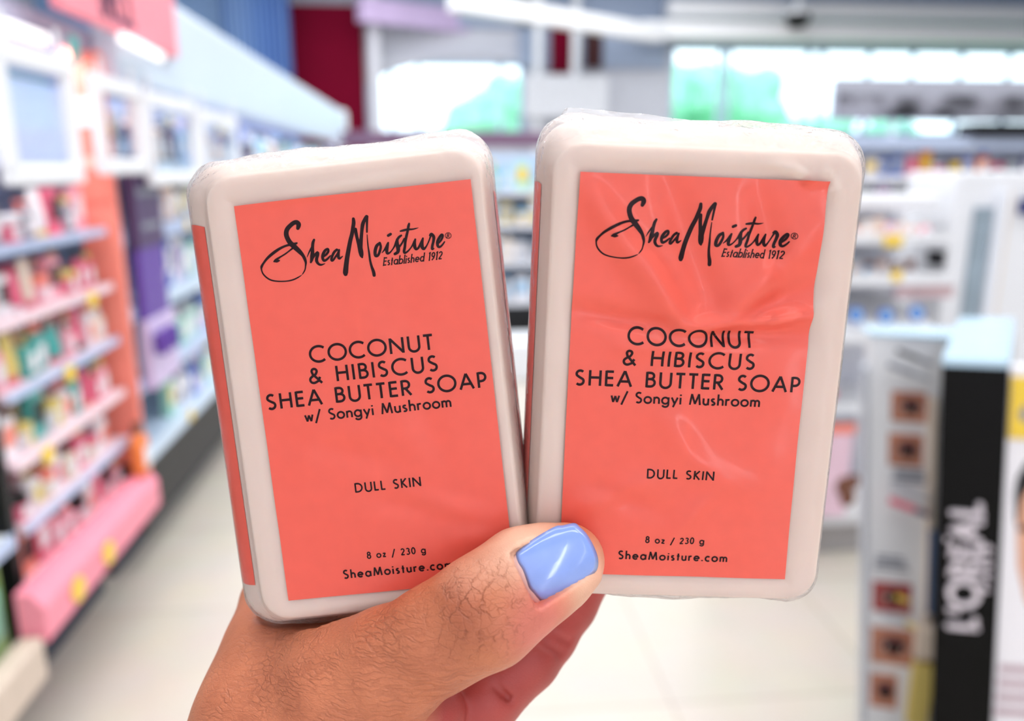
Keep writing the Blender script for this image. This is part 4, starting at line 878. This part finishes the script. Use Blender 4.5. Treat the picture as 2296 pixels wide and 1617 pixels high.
def soap_bar(i, folds, label, flap):
    root = empty('soap_bar', matrix=CAM @ POSE[i] @ Matrix.Translation((0, 0, 0)))
    tag(root, label, 'soap', 'wrapped soap bars held up side by side')
    h = make_h(folds, (3.8, 5.2)[i]); F, S, Bk = BAR_F[i], BAR_S[i], BAR_B[i]
    def b(mb, name, m, parent, smooth=True):
        o = mesh_obj(name, [(x * .001, y * .001, z * .001) for x, y, z in mb[0]], mb[1], m, parent, smooth)
        return o
    body = bar_rings(F, S, Bk, 6.5, 9.0, 0.0, h)
    msk = lambda x, y: max(0, min(1, (28.0 - abs(x)) / 1.3, (47.2 - abs(y)) / 1.3))
    body = [[(x, y, z + ((-.7 * z if z > 0 else .2 * z) - .8) * msk(x, y) if q < 26 else z) for x, y, z in r] for q, r in enumerate(body)]
    b(rings_to_mesh(body), 'soap_body', M_SOAP, root)
    # printed front panel
    nx, ny = 70, 116; vs = []; fs = []
    bow = (lambda t: 0.0) if i == 0 else (lambda t: -.55 * math.sin(math.pi * t) )
    for j in range(ny + 1):
        for k in range(nx + 1):
            y = -45.5 + 91.0 * j / ny
            xr = 26.5 + bow(j / ny); xl = -26.5 + (-.25 * math.sin(math.pi * j / ny) if i else 0)
            x = xl + (xr - xl) * k / nx
            vs.append((x, y, h(x, y) + 0.10))
    for j in range(ny):
        for k in range(nx):
            a = j * (nx + 1) + k; fs.append((a, a + 1, a + nx + 2, a + nx + 1))
    lab = b((vs, fs), 'front_label', M_CORAL, root)
    zf = lambda x, y: h(x, y) + 0.17
    def lettering(name, strokes, caps=False, lift=0.0):
        mb = MB()
        for q, s in enumerate(strokes): ribbon(mb, s, lambda x, y: zf(x, y) + lift + .004 * (q % 5), caps=caps)
        return b((mb.v, mb.f), name, M_INK, lab, False)
    lettering('brush_logo', [smooth_curve(s) for s in LOGO], True)
    lettering('founding_line', text_strokes('Established 1912', 1.75, .27, 5.0, 18.2, 28.85, .24, .84, .8))
    prod = text_strokes('COCONUT', 3.5, .56, -14.0, 14.0, 9.1, squeeze=1.12) + text_strokes('& HIBISCUS', 3.5, .56, -14.8, 14.5, 4.25, squeeze=1.1) + text_strokes('SHEA BUTTER SOAP', 3.5, .56, -25.2, 25.0, -.6, squeeze=1.1)
    lettering('product_name', prod)
    lettering('ingredient_line', text_strokes('w/ Songyi Mushroom', 2.5, .43, -17.0, 16.6, -4.25, squeeze=1.08))
    lettering('skin_type_line', text_strokes('DULL SKIN', 2.15, .37, -7.7, 7.5, -21.65, squeeze=1.05))
    lettering('net_weight_line', text_strokes('8 oz / 230 g', 1.6, .30, -6.9, 6.7, -37.35))
    lettering('web_address_line', text_strokes('SheaMoisture.com', 2.0, .385, -12.95, 12.5, -41.55, squeeze=1.06))
    # printed side bands, one each side
    ring0 = rrect(*F, 6.5)
    n = len(ring0); start = 30   # rings after the front face and its rounded edge
    for side in (1, 3):
        idx = [k for k in range(n) if ring0[k][2] == side and -47.5 < ring0[k][1] < 42]
        vs = []; fs = []
        inner = (side == 1) if i == 0 else (side == 3)
        rows = body[(35, 33)[i] if inner else (30, 41)[i]:47]
        cx = (S[0] + S[1]) / 2
        for r in rows:
            for k in idx:
                x, y, z = r[k]; vs.append((x + (.18 if x > cx else -.18), y, z))
        m_ = len(idx)
        for a in range(len(rows) - 1):
            for k in range(m_ - 1):
                q = a * m_ + k; fs.append((q, q + m_, q + m_ + 1, q + 1))
        b((vs, fs), 'side_label', M_CORAL, root)
    # clear shrink film with crumpled corners and a fin at the top
    rg = random.Random(4 + i)
    fr = bar_rings((F[0] - .2, F[1] + .2, F[2] - .3, F[3] + .6), (S[0] - .1, S[1] + .1, S[2] - .3, S[3] + .9), Bk, 6.8, 8.2, 0.36, h)
    vs, fs = rings_to_mesh(fr)
    loose = []
    for q, (x, y, z) in enumerate(vs):
        cxn = min(abs(x - F[0]), abs(x - F[1])); ctop = max(0, 1 - abs(y - S[3]) / 7.0); cbot = max(0, 1 - abs(y - S[2]) / 5.0)
        corner = max(0, 1 - math.hypot(min(abs(x - S[0]), abs(x - S[1])), min(abs(y - S[3]), abs(y - S[2]))) / 15.0)
        c = min(1, ctop * .9 + cbot * 1.2 + corner * .9)
        side = max(0, 1 - min(abs(x - S[0]), abs(x - S[1])) / 2.4) * .5
        loose.append(min(1, c + side))
        d = c * (.5 * math.sin(x * .17 + i * 2 + z * .2) + .16 * math.sin(x * .51 - z * .33 + y * .5 + i) + .06 * math.sin(x * 1.7 + z) + .1)
        vs[q] = (x + d * .35 * (1 if x > 0 else -1), y + d * (1 if y > 0 else -1), z)
    film = b((vs, fs), 'shrink_wrap', M_FILM, root)
    at = film.data.attributes.new('loose', 'FLOAT', 'POINT'); at.data.foreach_set('value', loose)
    film['label'] = 'clear glossy shrink wrap'
    # the welded fins of the film
    for (pts, hgt) in flap:
        vs = []; fs = []; N = 40
        for q in range(N + 1):
            t = q / N; k = t * (len(pts) - 1); a = int(min(k, len(pts) - 2)); u = k - a
            p = [pts[a][c] + (pts[a + 1][c] - pts[a][c]) * u for c in range(3)]
            e = hgt * (min(1, t * 30 + .2) * min(1, (1 - t) * 1.15)) + .05 * math.sin(t * 31)
            sgn = 1 if p[1] > 0 else -1
            vs += [(p[0], p[1] - sgn * .6, p[2]), (p[0] + .1, p[1] + sgn * e, p[2] + .5 * math.sin(t * 17)), (p[0], p[1] - sgn * .6, p[2] - .12), (p[0] + .1, p[1] + sgn * e, p[2] + .5 * math.sin(t * 17) - .12)]
        for q in range(N):
            a = q * 4; fs += [(a, a + 4, a + 5, a + 1), (a + 2, a + 3, a + 7, a + 6), (a + 1, a + 5, a + 7, a + 3)]
        fl = b((vs, fs), 'film_fin', M_FILM, root)
        at = fl.data.attributes.new('loose', 'FLOAT', 'POINT'); at.data.foreach_set('value', [1.0] * len(vs))
    return root

def smooth_curve(s, sub=4):
    """Catmull-Rom through (x, y, w)"""
    if len(s) < 3: return s
    out = []
    for i in range(len(s) - 1):
        p0, p1, p2, p3 = s[max(i - 1, 0)], s[i], s[i + 1], s[min(i + 2, len(s) - 1)]
        for j in range(sub):
            t = j / sub
            out.append(tuple(.5 * (2 * p1[c] + (p2[c] - p0[c]) * t + (2 * p0[c] - 5 * p1[c] + 4 * p2[c] - p3[c]) * t * t + (3 * p1[c] - p0[c] - 3 * p2[c] + p3[c]) * t ** 3) for c in range(3)))
    out.append(s[-1]); return out

soap_bar(0, FOLDS_L, 'smooth coral and cream soap bar, left of the pair, lower corner under the thumb',
         [([(-30, 57.2, -12.5), (0, 57.6, -12), (22, 57.4, -12.5)], .9)])
soap_bar(1, FOLDS_R, 'creased coral and cream soap bar, right of the pair, touched by the blue nail',
         [([(-30.5, 57.4, -12.5), (-10, 57.6, -12), (12, 57.2, -12.5)], 2.4), ([(22, -53.2, -12), (31, -52.6, -12.5)], 1.4)])

# ================================================================== the hand
def P(px, py, D):
    return np.array([(px - W_PX / 2) / F_PX * D, -(py - H_PX / 2) / F_PX * D, -D])
LO = np.array([-95., -205., -245.]); HI = np.array([55., -8., -140.]); VX = 0.8
nx_, ny_, nz_ = [int((HI[k] - LO[k]) / VX) + 1 for k in range(3)]
GX, GY, GZ = np.meshgrid(LO[0] + VX * np.arange(nx_), LO[1] + VX * np.arange(ny_), LO[2] + VX * np.arange(nz_), indexing='ij')
GX = GX.astype(np.float32); GY = GY.astype(np.float32); GZ = GZ.astype(np.float32)

def cone(a, b, ra, rb, zs=1.0):
    a = np.array(a, float); b = np.array(b, float)
    ab = b - a; ab2 = ab.copy(); ab2[2] *= zs
    dx, dy, dz = GX - a[0], GY - a[1], (GZ - a[2]) * zs
    t = np.clip((dx * ab2[0] + dy * ab2[1] + dz * ab2[2]) / float(ab2 @ ab2), 0, 1)
    d = np.sqrt((dx - t * ab2[0]) ** 2 + (dy - t * ab2[1]) ** 2 + (dz - t * ab2[2]) ** 2)
    return d - (ra + (rb - ra) * t)
def smin(a, b, k):
    h = np.clip(.5 + .5 * (b - a) / k, 0, 1)
    return b + (a - b) * h - k * h * (1 - h)
def chain(pts, k=3.0, zs=1.0):
    s = None
    for (p, r), (q, w) in zip(pts[:-1], pts[1:]):
        c = cone(p, q, r, w, zs)
        s = c if s is None else smin(s, c, k)
    return s
# thumb: its tip lies on the right bar, its knuckle in front of the left one
thumb_pts = [(P(1282, 1252, 180.2), 6.6), (P(1256, 1266, 179.0), 8.8), (P(1180, 1300, 177.0), 11.0), (P(1086, 1372, 174.0), 11.7), (P(980, 1432, 175.5), 11.1),
             (P(880, 1492, 180.0), 12.2), (P(790, 1560, 186.0), 16.0), (P(700, 1690, 192.0), 21.0)]
sd = chain(thumb_pts, 4.0, 1.12)
# the web of skin and the index side of the hand, behind the left bar
back = chain([(P(641, 1358, 224.0), 12.8), (P(632, 1480, 209.0), 14.6), (P(612, 1610, 200.0), 18.2), (P(585, 1760, 196.0), 22.0)], 6.0)
web = chain([(P(640, 1480, 201.0), 9.5), (P(760, 1500, 193.0), 11.0), (P(860, 1500, 186.0), 11.0)], 6.0)
sd = smin(sd, back, 9.0); sd = smin(sd, web, 8.0)
palm = chain([(P(700, 1560, 214.0), 15.0), (P(850, 1640, 212.0), 15.5), (P(950, 1740, 208.0), 16.0)], 8.0)
sd = smin(sd, palm, 9.0)
heel = chain([(P(720, 1800, 196.0), 24.0), (P(780, 1980, 196.0), 23.0), (P(880, 2800, 190.0), 25.0)], 8.0)
sd = smin(sd, heel, 12.0)
# index, middle and ring finger behind the bars, little finger seen under the thumb
index = chain([(P(655, 1385, 226.0), 9.5), (P(700, 1240, 233.0), 9.0), (P(760, 1100, 233.0), 8.4), (P(815, 1000, 227.0), 7.4)], 3.0)
middle = chain([(P(760, 1440, 226.0), 9.5), (P(830, 1270, 234.0), 9.2), (P(930, 1130, 235.0), 8.6), (P(1010, 1040, 229.0), 7.6)], 3.0)
ring = chain([(P(860, 1520, 223.0), 9.2), (P(980, 1350, 231.0), 8.8), (P(1110, 1220, 234.0), 8.2), (P(1205, 1130, 229.0), 7.3)], 3.0)
for fgr in (index, middle, ring): sd = smin(sd, fgr, 5.0)
little = chain([(P(1000, 1668, 209.0), 10.6), (P(1085, 1560, 210.0), 9.7), (P(1178, 1470, 214.0), 9.3), (P(1222, 1422, 218.0), 8.5), (P(1272, 1352, 223.0), 8.1), (P(1330, 1262, 226.0), 7.2)], 1.8)
sd = smin(sd, little, 2.2)
thenar = chain([(P(905, 1700, 196.0), 10.5), (P(965, 1600, 197.0), 8.6)], 3.0)
sd = smin(sd, thenar, 2.4)
# creases where the joints bend
def crease(p, q, r, k=1.6):
    global sd
    c = -cone(p, q, r, r)
    h = np.clip(.5 - .5 * (sd - c) / k, 0, 1)
    sd = sd + (c - sd) * h + k * h * (1 - h)
crease(P(1190, 1428, 205.6), P(1262, 1466, 209.6), 1.0, 1.6)
crease(P(1208, 1406, 207.0), P(1276, 1440, 211.6), .8, 1.3)
crease(P(1080, 1512, 200.2), P(1140, 1566, 203.0), .9, 1.5)

# the nail: an outline traced on the thumb, on a curved plate
nail_c = P(1245, 1262, 170.3)
e1 = P(1318, 1222, 172.5) - P(1172, 1302, 169.8); e1 /= np.linalg.norm(e1)      # towards the tip
e2 = P(1205, 1200, 171.5) - P(1262, 1340, 171.5); e2 -= e1 * (e2 @ e1); e2 /= np.linalg.norm(e2)
e3 = np.cross(e1, e2); e3 = e3 if e3[2] > 0 else -e3
def on_nail(px, py, lift=0.0):
    """point of the curved nail plate under a photo point, solved on the plate"""
    d = P(px, py, 1.0); t = 170.0
    for _ in range(30):
        q = d * t - nail_c
        u, v, w = q @ e1, q @ e2, q @ e3
        tgt = -v * v / 30.0 - u * u / 120.0 + lift
        t -= (tgt - w) / (d @ e3) * -1.0 if False else -(tgt - w) / (d @ e3)
    return d * t
# fold of skin round the nail
fold = [(1196, 1222), (1160, 1238), (1146, 1256), (1152, 1290), (1172, 1330), (1190, 1358), (1222, 1362), (1262, 1346), (1306, 1318), (1330, 1296)]
fp = [on_nail(x, y, -.95) for x, y in fold]
s = None
for a_, b_ in zip(fp[:-1], fp[1:]):
    c_ = cone(a_, b_, 1.5, 1.5); s = c_ if s is None else np.minimum(s, c_)
sd = smin(sd, s, 2.6)
# keep the skin under the plate
qx, qy, qz = GX - nail_c[0], GY - nail_c[1], GZ - nail_c[2]
u_ = qx * e1[0] + qy * e1[1] + qz * e1[2]; v_ = qx * e2[0] + qy * e2[1] + qz * e2[2]; w_ = qx * e3[0] + qy * e3[1] + qz * e3[2]
above = (-v_ ** 2 / 30.0 - u_ ** 2 / 120.0 - .35) - w_
inside = np.maximum(np.abs(u_ + .3) - 7.6, np.abs(v_) - 6.3)
carve = np.maximum(inside, above)
sd = np.maximum(sd, -carve)
# where flesh presses on the bars it takes their shape
for i in (0, 1):
    inv = (Matrix.Scale(1000, 4) @ POSE[i].inverted() @ MM)
    A_ = np.array(inv)
    x = A_[0, 0] * GX + A_[0, 1] * GY + A_[0, 2] * GZ + A_[0, 3]
    y = A_[1, 0] * GX + A_[1, 1] * GY + A_[1, 2] * GZ + A_[1, 3]
    z = A_[2, 0] * GX + A_[2, 1] * GY + A_[2, 2] * GZ + A_[2, 3]
    F, S = BAR_F[i], BAR_S[i]
    t = np.clip(-z / 12.5, 0, 1) ** .6
    back_t = np.clip((-z - 12.5) / 12.5, 0, 1)
    t = t - .3 * back_t
    xl = F[0] + (S[0] - F[0]) * t; xr = F[1] + (S[1] - F[1]) * t; yb = F[2] + (S[2] - F[2]) * t - 1.5; yt = S[3] + 2
    cx, cy = (xl + xr) / 2, (yb + yt) / 2
    R = 7.0
    ax, ay = np.abs(x - cx) - (xr - xl) / 2 + R - .5, np.abs(y - cy) - (yt - yb) / 2 + R
    d2 = np.sqrt(np.maximum(ax, 0) ** 2 + np.maximum(ay, 0) ** 2) + np.minimum(np.maximum(ax, ay), 0) - R
    dz = np.abs(z + 12.5) - 13.5
    box = np.maximum(d2, dz)
    sd = np.maximum(sd, -(box - .55))

def surface_nets(sd, org, vx):
    inside = sd < 0
    nx, ny, nz = sd.shape
    c = np.zeros((nx - 1, ny - 1, nz - 1), np.int8)
    for dx in (0, 1):
        for dy in (0, 1):
            for dz in (0, 1):
                c += inside[dx:nx - 1 + dx, dy:ny - 1 + dy, dz:nz - 1 + dz]
    act = (c > 0) & (c < 8)
    idx = -np.ones(act.shape, np.int64); ii = np.argwhere(act); idx[act] = np.arange(len(ii))
    acc = np.zeros((len(ii), 3)); cnt = np.zeros(len(ii))
    cor = [(a, b, d) for a in (0, 1) for b in (0, 1) for d in (0, 1)]
    for a in cor:
        for ax in range(3):
            if a[ax] == 1: continue
            b = list(a); b[ax] = 1
            va = sd[ii[:, 0] + a[0], ii[:, 1] + a[1], ii[:, 2] + a[2]]; vb = sd[ii[:, 0] + b[0], ii[:, 1] + b[1], ii[:, 2] + b[2]]
            m = (va < 0) != (vb < 0)
            t = np.where(m, va / np.where(m, va - vb, 1), 0)
            p = np.tile(np.array(a, float), (len(ii), 1)); p[:, ax] += t
            acc[m] += p[m]; cnt[m] += 1
    V = (ii + acc / cnt[:, None]) * vx + org
    Fs = []
    for ax in range(3):
        o1, o2 = (ax + 1) % 3, (ax + 2) % 3
        sl = [slice(1, s - 1) for s in sd.shape]; sl[ax] = slice(0, sd.shape[ax] - 1)
        A = inside[tuple(sl)]; sl2 = list(sl); sl2[ax] = slice(1, sd.shape[ax]); Bm = inside[tuple(sl2)]
        e = np.argwhere(A != Bm)
        if not len(e): continue
        s_in = A[e[:, 0], e[:, 1], e[:, 2]]
        base = e + 1; base[:, ax] -= 1
        def cell(d1, d2):
            q = base.copy(); q[:, o1] -= d1; q[:, o2] -= d2
            return idx[q[:, 0], q[:, 1], q[:, 2]]
        f = np.stack([cell(0, 0), cell(1, 0), cell(1, 1), cell(0, 1)], 1)
        f[~s_in] = f[~s_in][:, ::-1]
        Fs.append(f)
    return V, np.concatenate(Fs)
sd[:, 0, :] = 1; sd[0] = 1; sd[-1] = 1; sd[:, -1] = 1; sd[:, :, 0] = 1; sd[:, :, -1] = 1
HV, HF = surface_nets(sd, LO, VX)

def skin_material():
    m = bpy.data.materials.new('brown_skin'); m.use_nodes = True
    n = m.node_tree.nodes; l = m.node_tree.links; b = n['Principled BSDF']
    co = n.new('ShaderNodeTexCoord')
    at = n.new('ShaderNodeAttribute'); at.attribute_name = 'tone'
    kn = n.new('ShaderNodeAttribute'); kn.attribute_name = 'knuckle'
    st = n.new('ShaderNodeAttribute'); st.attribute_name = 'lines'
    # mottled base
    nz = n.new('ShaderNodeTexNoise'); nz.inputs['Scale'].default_value = 90; nz.inputs['Detail'].default_value = 5
    l.new(co.outputs['Object'], nz.inputs['Vector'])
    mix = n.new('ShaderNodeMix'); mix.data_type = 'RGBA'; mix.blend_type = 'MULTIPLY'; mix.inputs[0].default_value = 1.0
    rp = n.new('ShaderNodeValToRGB'); rp.color_ramp.elements[0].color = (.86, .80, .78, 1); rp.color_ramp.elements[1].color = (1.06, 1.05, 1.03, 1)
    rp.color_ramp.elements[0].position = .3; rp.color_ramp.elements[1].position = .7
    l.new(nz.outputs['Fac'], rp.inputs['Fac']); l.new(at.outputs['Color'], mix.inputs[6]); l.new(rp.outputs['Color'], mix.inputs[7])
    def nd(t, **k):
        x = n.new(t)
        for q, v in k.items(): setattr(x, q, v)
        return x
    def warp(scale, amt, mp):
        w = nd('ShaderNodeTexNoise'); w.inputs['Scale'].default_value = scale; w.inputs['Detail'].default_value = 3; l.new(co.outputs['Object'], w.inputs['Vector'])
        a = nd('ShaderNodeVectorMath', operation='SCALE'); a.inputs['Scale'].default_value = amt; l.new(w.outputs['Color'], a.inputs[0])
        d = nd('ShaderNodeVectorMath', operation='ADD'); l.new(co.outputs['Object'], d.inputs[0]); l.new(a.outputs[0], d.inputs[1])
        m = nd('ShaderNodeMapping'); m.inputs['Rotation'].default_value = (0, 0, math.radians(mp[0])); m.inputs['Scale'].default_value = mp[1:]; m.vector_type = 'TEXTURE' if False else 'POINT'
        l.new(d.outputs[0], m.inputs['Vector']); return m
    def cells(m, scale, width):
        v = nd('ShaderNodeTexVoronoi', feature='DISTANCE_TO_EDGE'); v.inputs['Scale'].default_value = scale; l.new(m.outputs[0], v.inputs['Vector'])
        r = nd('ShaderNodeMapRange'); r.interpolation_type = 'SMOOTHSTEP'; r.inputs[1].default_value = 0; r.inputs[2].default_value = width; r.inputs[3].default_value = 1; r.inputs[4].default_value = 0
        l.new(v.outputs['Distance'], r.inputs[0]); return r
    def patch(scale, lo, hi):
        w = nd('ShaderNodeTexNoise'); w.inputs['Scale'].default_value = scale; l.new(co.outputs['Object'], w.inputs['Vector'])
        r = nd('ShaderNodeMapRange'); r.inputs[1].default_value = lo; r.inputs[2].default_value = hi; l.new(w.outputs['Fac'], r.inputs[0]); return r
    def mul(a, b):
        m = nd('ShaderNodeMath', operation='MULTIPLY'); l.new(a, m.inputs[0])
        if isinstance(b, float): m.inputs[1].default_value = b
        else: l.new(b, m.inputs[1])
        return m.outputs[0]
    def add(a, b): m = nd('ShaderNodeMath', operation='ADD'); l.new(a, m.inputs[0]); l.new(b, m.inputs[1]); return m.outputs[0]
    # knuckle: broken bent creases; back of the hand: long fine lines running across; everywhere: fine grain
    K1 = mul(mul(cells(warp(330, .006, (38, 1.0, .62, 1)), 300, .085).outputs[0], kn.outputs['Fac']), patch(330, .42, .58).outputs[0])
    K2 = mul(mul(cells(warp(200, .004, (-40, .7, 1.1, 1)), 560, .10).outputs[0], kn.outputs['Fac']), .35)
    L1 = mul(mul(cells(warp(150, .005, (-24, .10, 1.0, .5)), 900, .2).outputs[0], st.outputs['Fac']), patch(120, .30, .55).outputs[0])
    L2 = mul(mul(cells(warp(260, .003, (-16, .22, 1.0, .6)), 1700, .25).outputs[0], st.outputs['Fac']), .35)
    G = mul(cells(warp(900, .0006, (0, 1, 1, 1)), 2100, .3).outputs[0], .13)
    creases = add(add(K1, K2), add(L1, L2)); allb = add(creases, G)
    bp = nd('ShaderNodeBump'); bp.invert = True; bp.inputs['Strength'].default_value = .8; bp.inputs['Distance'].default_value = 0.00028
    l.new(allb, bp.inputs['Height']); l.new(bp.outputs['Normal'], b.inputs['Normal'])
    mx = nd('ShaderNodeMix', data_type='RGBA'); mx.inputs[7].default_value = rgb(136, 68, 46)
    l.new(mul(creases, .30), mx.inputs[0]); l.new(mix.outputs[2], mx.inputs[6])
    l.new(mx.outputs[2], b.inputs['Base Color'])
    b.inputs['Roughness'].default_value = .42
    b.inputs['Specular IOR Level'].default_value = .42
    b.inputs['Subsurface Weight'].default_value = .10
    b.inputs['Subsurface Radius'].default_value = (.003, .0012, .0007)
    b.inputs['Subsurface Scale'].default_value = .7
    return m
M_SKIN = skin_material()

# the hand is a mesh in photo-camera axes carried into the shop by its object matrix, origin at the wrist
wrist = P(760, 1900, 196.0)
hand = mesh_obj('hand', ((HV - wrist) * .001).tolist(), HF.tolist(), M_SKIN, None, True, CAM @ Matrix.Translation(Vector(wrist * .001)))
sm = hand.modifiers.new('soften', 'SMOOTH'); sm.factor = .5; sm.iterations = 3
tag(hand, 'brown-skinned left hand gripping both soap bars from below, thumb in front with a blue nail', 'hand')
def near(V, p, r): return np.clip(1 - np.linalg.norm(V - p, axis=1) / r, 0, 1)
def seg_d(V, a, b):
    ab = b - a; t = np.clip((V - a) @ ab / (ab @ ab), 0, 1); return np.linalg.norm(V - a - t[:, None] * ab, axis=1)
back_c = np.array(rgb(206, 126, 90)[:3]); shaded_palm_c = np.array(rgb(178, 74, 68)[:3]); fold_c = np.array(rgb(236, 186, 158)[:3]); pink_c = np.array(rgb(222, 128, 112)[:3]); dark_c = np.array(rgb(172, 100, 68)[:3])
tone = np.tile(back_c, (len(HV), 1))
lp = seg_d(HV, P(1000, 1668, 207.), P(1330, 1262, 226.)); tn = seg_d(HV, P(905, 1700, 196.), P(965, 1600, 197.)); tp = seg_d(HV, P(880, 1492, 180.), P(1262, 1262, 179.))
wp = np.clip((tp - 16.0) / 3, 0, 1) * np.clip((HV[:, 0] + 22) / 6, 0, 1)
tone = tone * (1 - wp[:, None]) + shaded_palm_c * wp[:, None]  # palm red, darkened to carry the shade under the thumb
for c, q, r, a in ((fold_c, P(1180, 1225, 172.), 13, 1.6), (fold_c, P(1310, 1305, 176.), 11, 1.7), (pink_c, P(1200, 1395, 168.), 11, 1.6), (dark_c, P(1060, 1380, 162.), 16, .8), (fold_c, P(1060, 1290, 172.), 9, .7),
                   (dark_c, P(720, 1395, 190.), 10, .5)):  # last spot: shade below the left bar put into the skin tone
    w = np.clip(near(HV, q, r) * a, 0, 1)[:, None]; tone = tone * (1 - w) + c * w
col = hand.data.color_attributes.new('tone', 'FLOAT_COLOR', 'POINT')
col.data.foreach_set('color', np.concatenate([tone, np.ones((len(HV), 1))], 1).ravel())
def fattr(name, vals):
    a = hand.data.attributes.new(name, 'FLOAT', 'POINT'); a.data.foreach_set('value', vals.astype(np.float32))
fattr('knuckle', np.clip(near(HV, P(1068, 1372, 163.), 15) * 1.9, 0, 1))
ln = np.clip(1 - seg_d(HV, P(620, 1600, 180.), P(900, 1540, 168.)) / 34., 0, 1) * 1.5 * (1 - wp)
fattr('lines', np.clip(ln, 0, 1) * np.clip((np.linalg.norm(HV - P(1068, 1372, 163.), axis=1) - 9) / 6, 0, 1) * .75)

# nail plate and its polish
def plate(outline, lift, thick, name, m, parent, nr=9):
    N = len(outline)
    c = (sum(p[0] for p in outline) / N, sum(p[1] for p in outline) / N)
    top = []; bot = []
    for k in range(nr + 1):
        t = k / nr
        for (x, y) in outline:
            px, py = c[0] + (x - c[0]) * t, c[1] + (y - c[1]) * t
            edge = 1 - max(0, (t - .86) / .14) ** 2
            top.append(on_nail(px, py, lift - thick * (1 - edge)))
            bot.append(on_nail(px, py, lift - thick))
    vs = top + bot; fs = []; K = len(top)
    for k in range(nr):
        for i in range(N):
            a, b = k * N + i, k * N + (i + 1) % N
            if k == 0: fs.append((a + N, b + N, 0 * N + 0)) if False else fs.append((a, a + N, b + N, b))
            else: fs.append((a, a + N, b + N, b))
            fs.append((K + a, K + b, K + b + N, K + a + N))
    for i in range(N):
        a, b = nr * N + i, nr * N + (i + 1) % N
        fs.append((a, K + a, K + b, b))
    vs = [((v - wrist) * .001) for v in vs]
    o = mesh_obj(name, vs, fs, m, parent, True)
    return o
def cr2(pts, sub=5):
    n = len(pts); out = []
    for i in range(n):
        p0, p1, p2, p3 = pts[i - 1], pts[i], pts[(i + 1) % n], pts[(i + 2) % n]
        for j in range(sub):
            t = j / sub
            out.append(tuple(.5 * (2 * p1[c] + (p2[c] - p0[c]) * t + (2 * p0[c] - 5 * p1[c] + 4 * p2[c] - p3[c]) * t * t + (3 * p1[c] - p0[c] - 3 * p2[c] + p3[c]) * t ** 3) for c in (0, 1)))
    return out
M_NAIL = mat('bare_nail', (224, 186, 180), .3, .5, var=.03, scale=300)
M_POLISH = mat('blue_polish', (136, 164, 232), .12, .5, var=.03, scale=200, coat=.8)
bare = cr2([(1152, 1242), (1190, 1216), (1230, 1190), (1262, 1180), (1300, 1190), (1330, 1225), (1334, 1272), (1310, 1300), (1262, 1334), (1228, 1356), (1201, 1361), (1181, 1342), (1160, 1304), (1145, 1264)])
pol = cr2([(1157, 1246), (1160, 1236), (1188, 1214), (1214, 1197), (1246, 1180), (1262, 1178), (1288, 1173), (1300, 1182), (1316, 1198), (1332, 1226), (1341, 1252), (1340, 1274), (1330, 1288), (1304, 1308), (1272, 1326), (1240, 1349), (1226, 1351), (1212, 1348), (1196, 1330), (1186, 1318), (1180, 1300), (1172, 1278), (1162, 1262)])
nail = plate(bare, .10, .5, 'thumbnail', M_NAIL, hand); nail['label'] = 'thumbnail with a bare strip at its base'
po = plate(pol, .34, .24, 'nail_polish', M_POLISH, nail); po['label'] = 'glossy periwinkle blue polish'
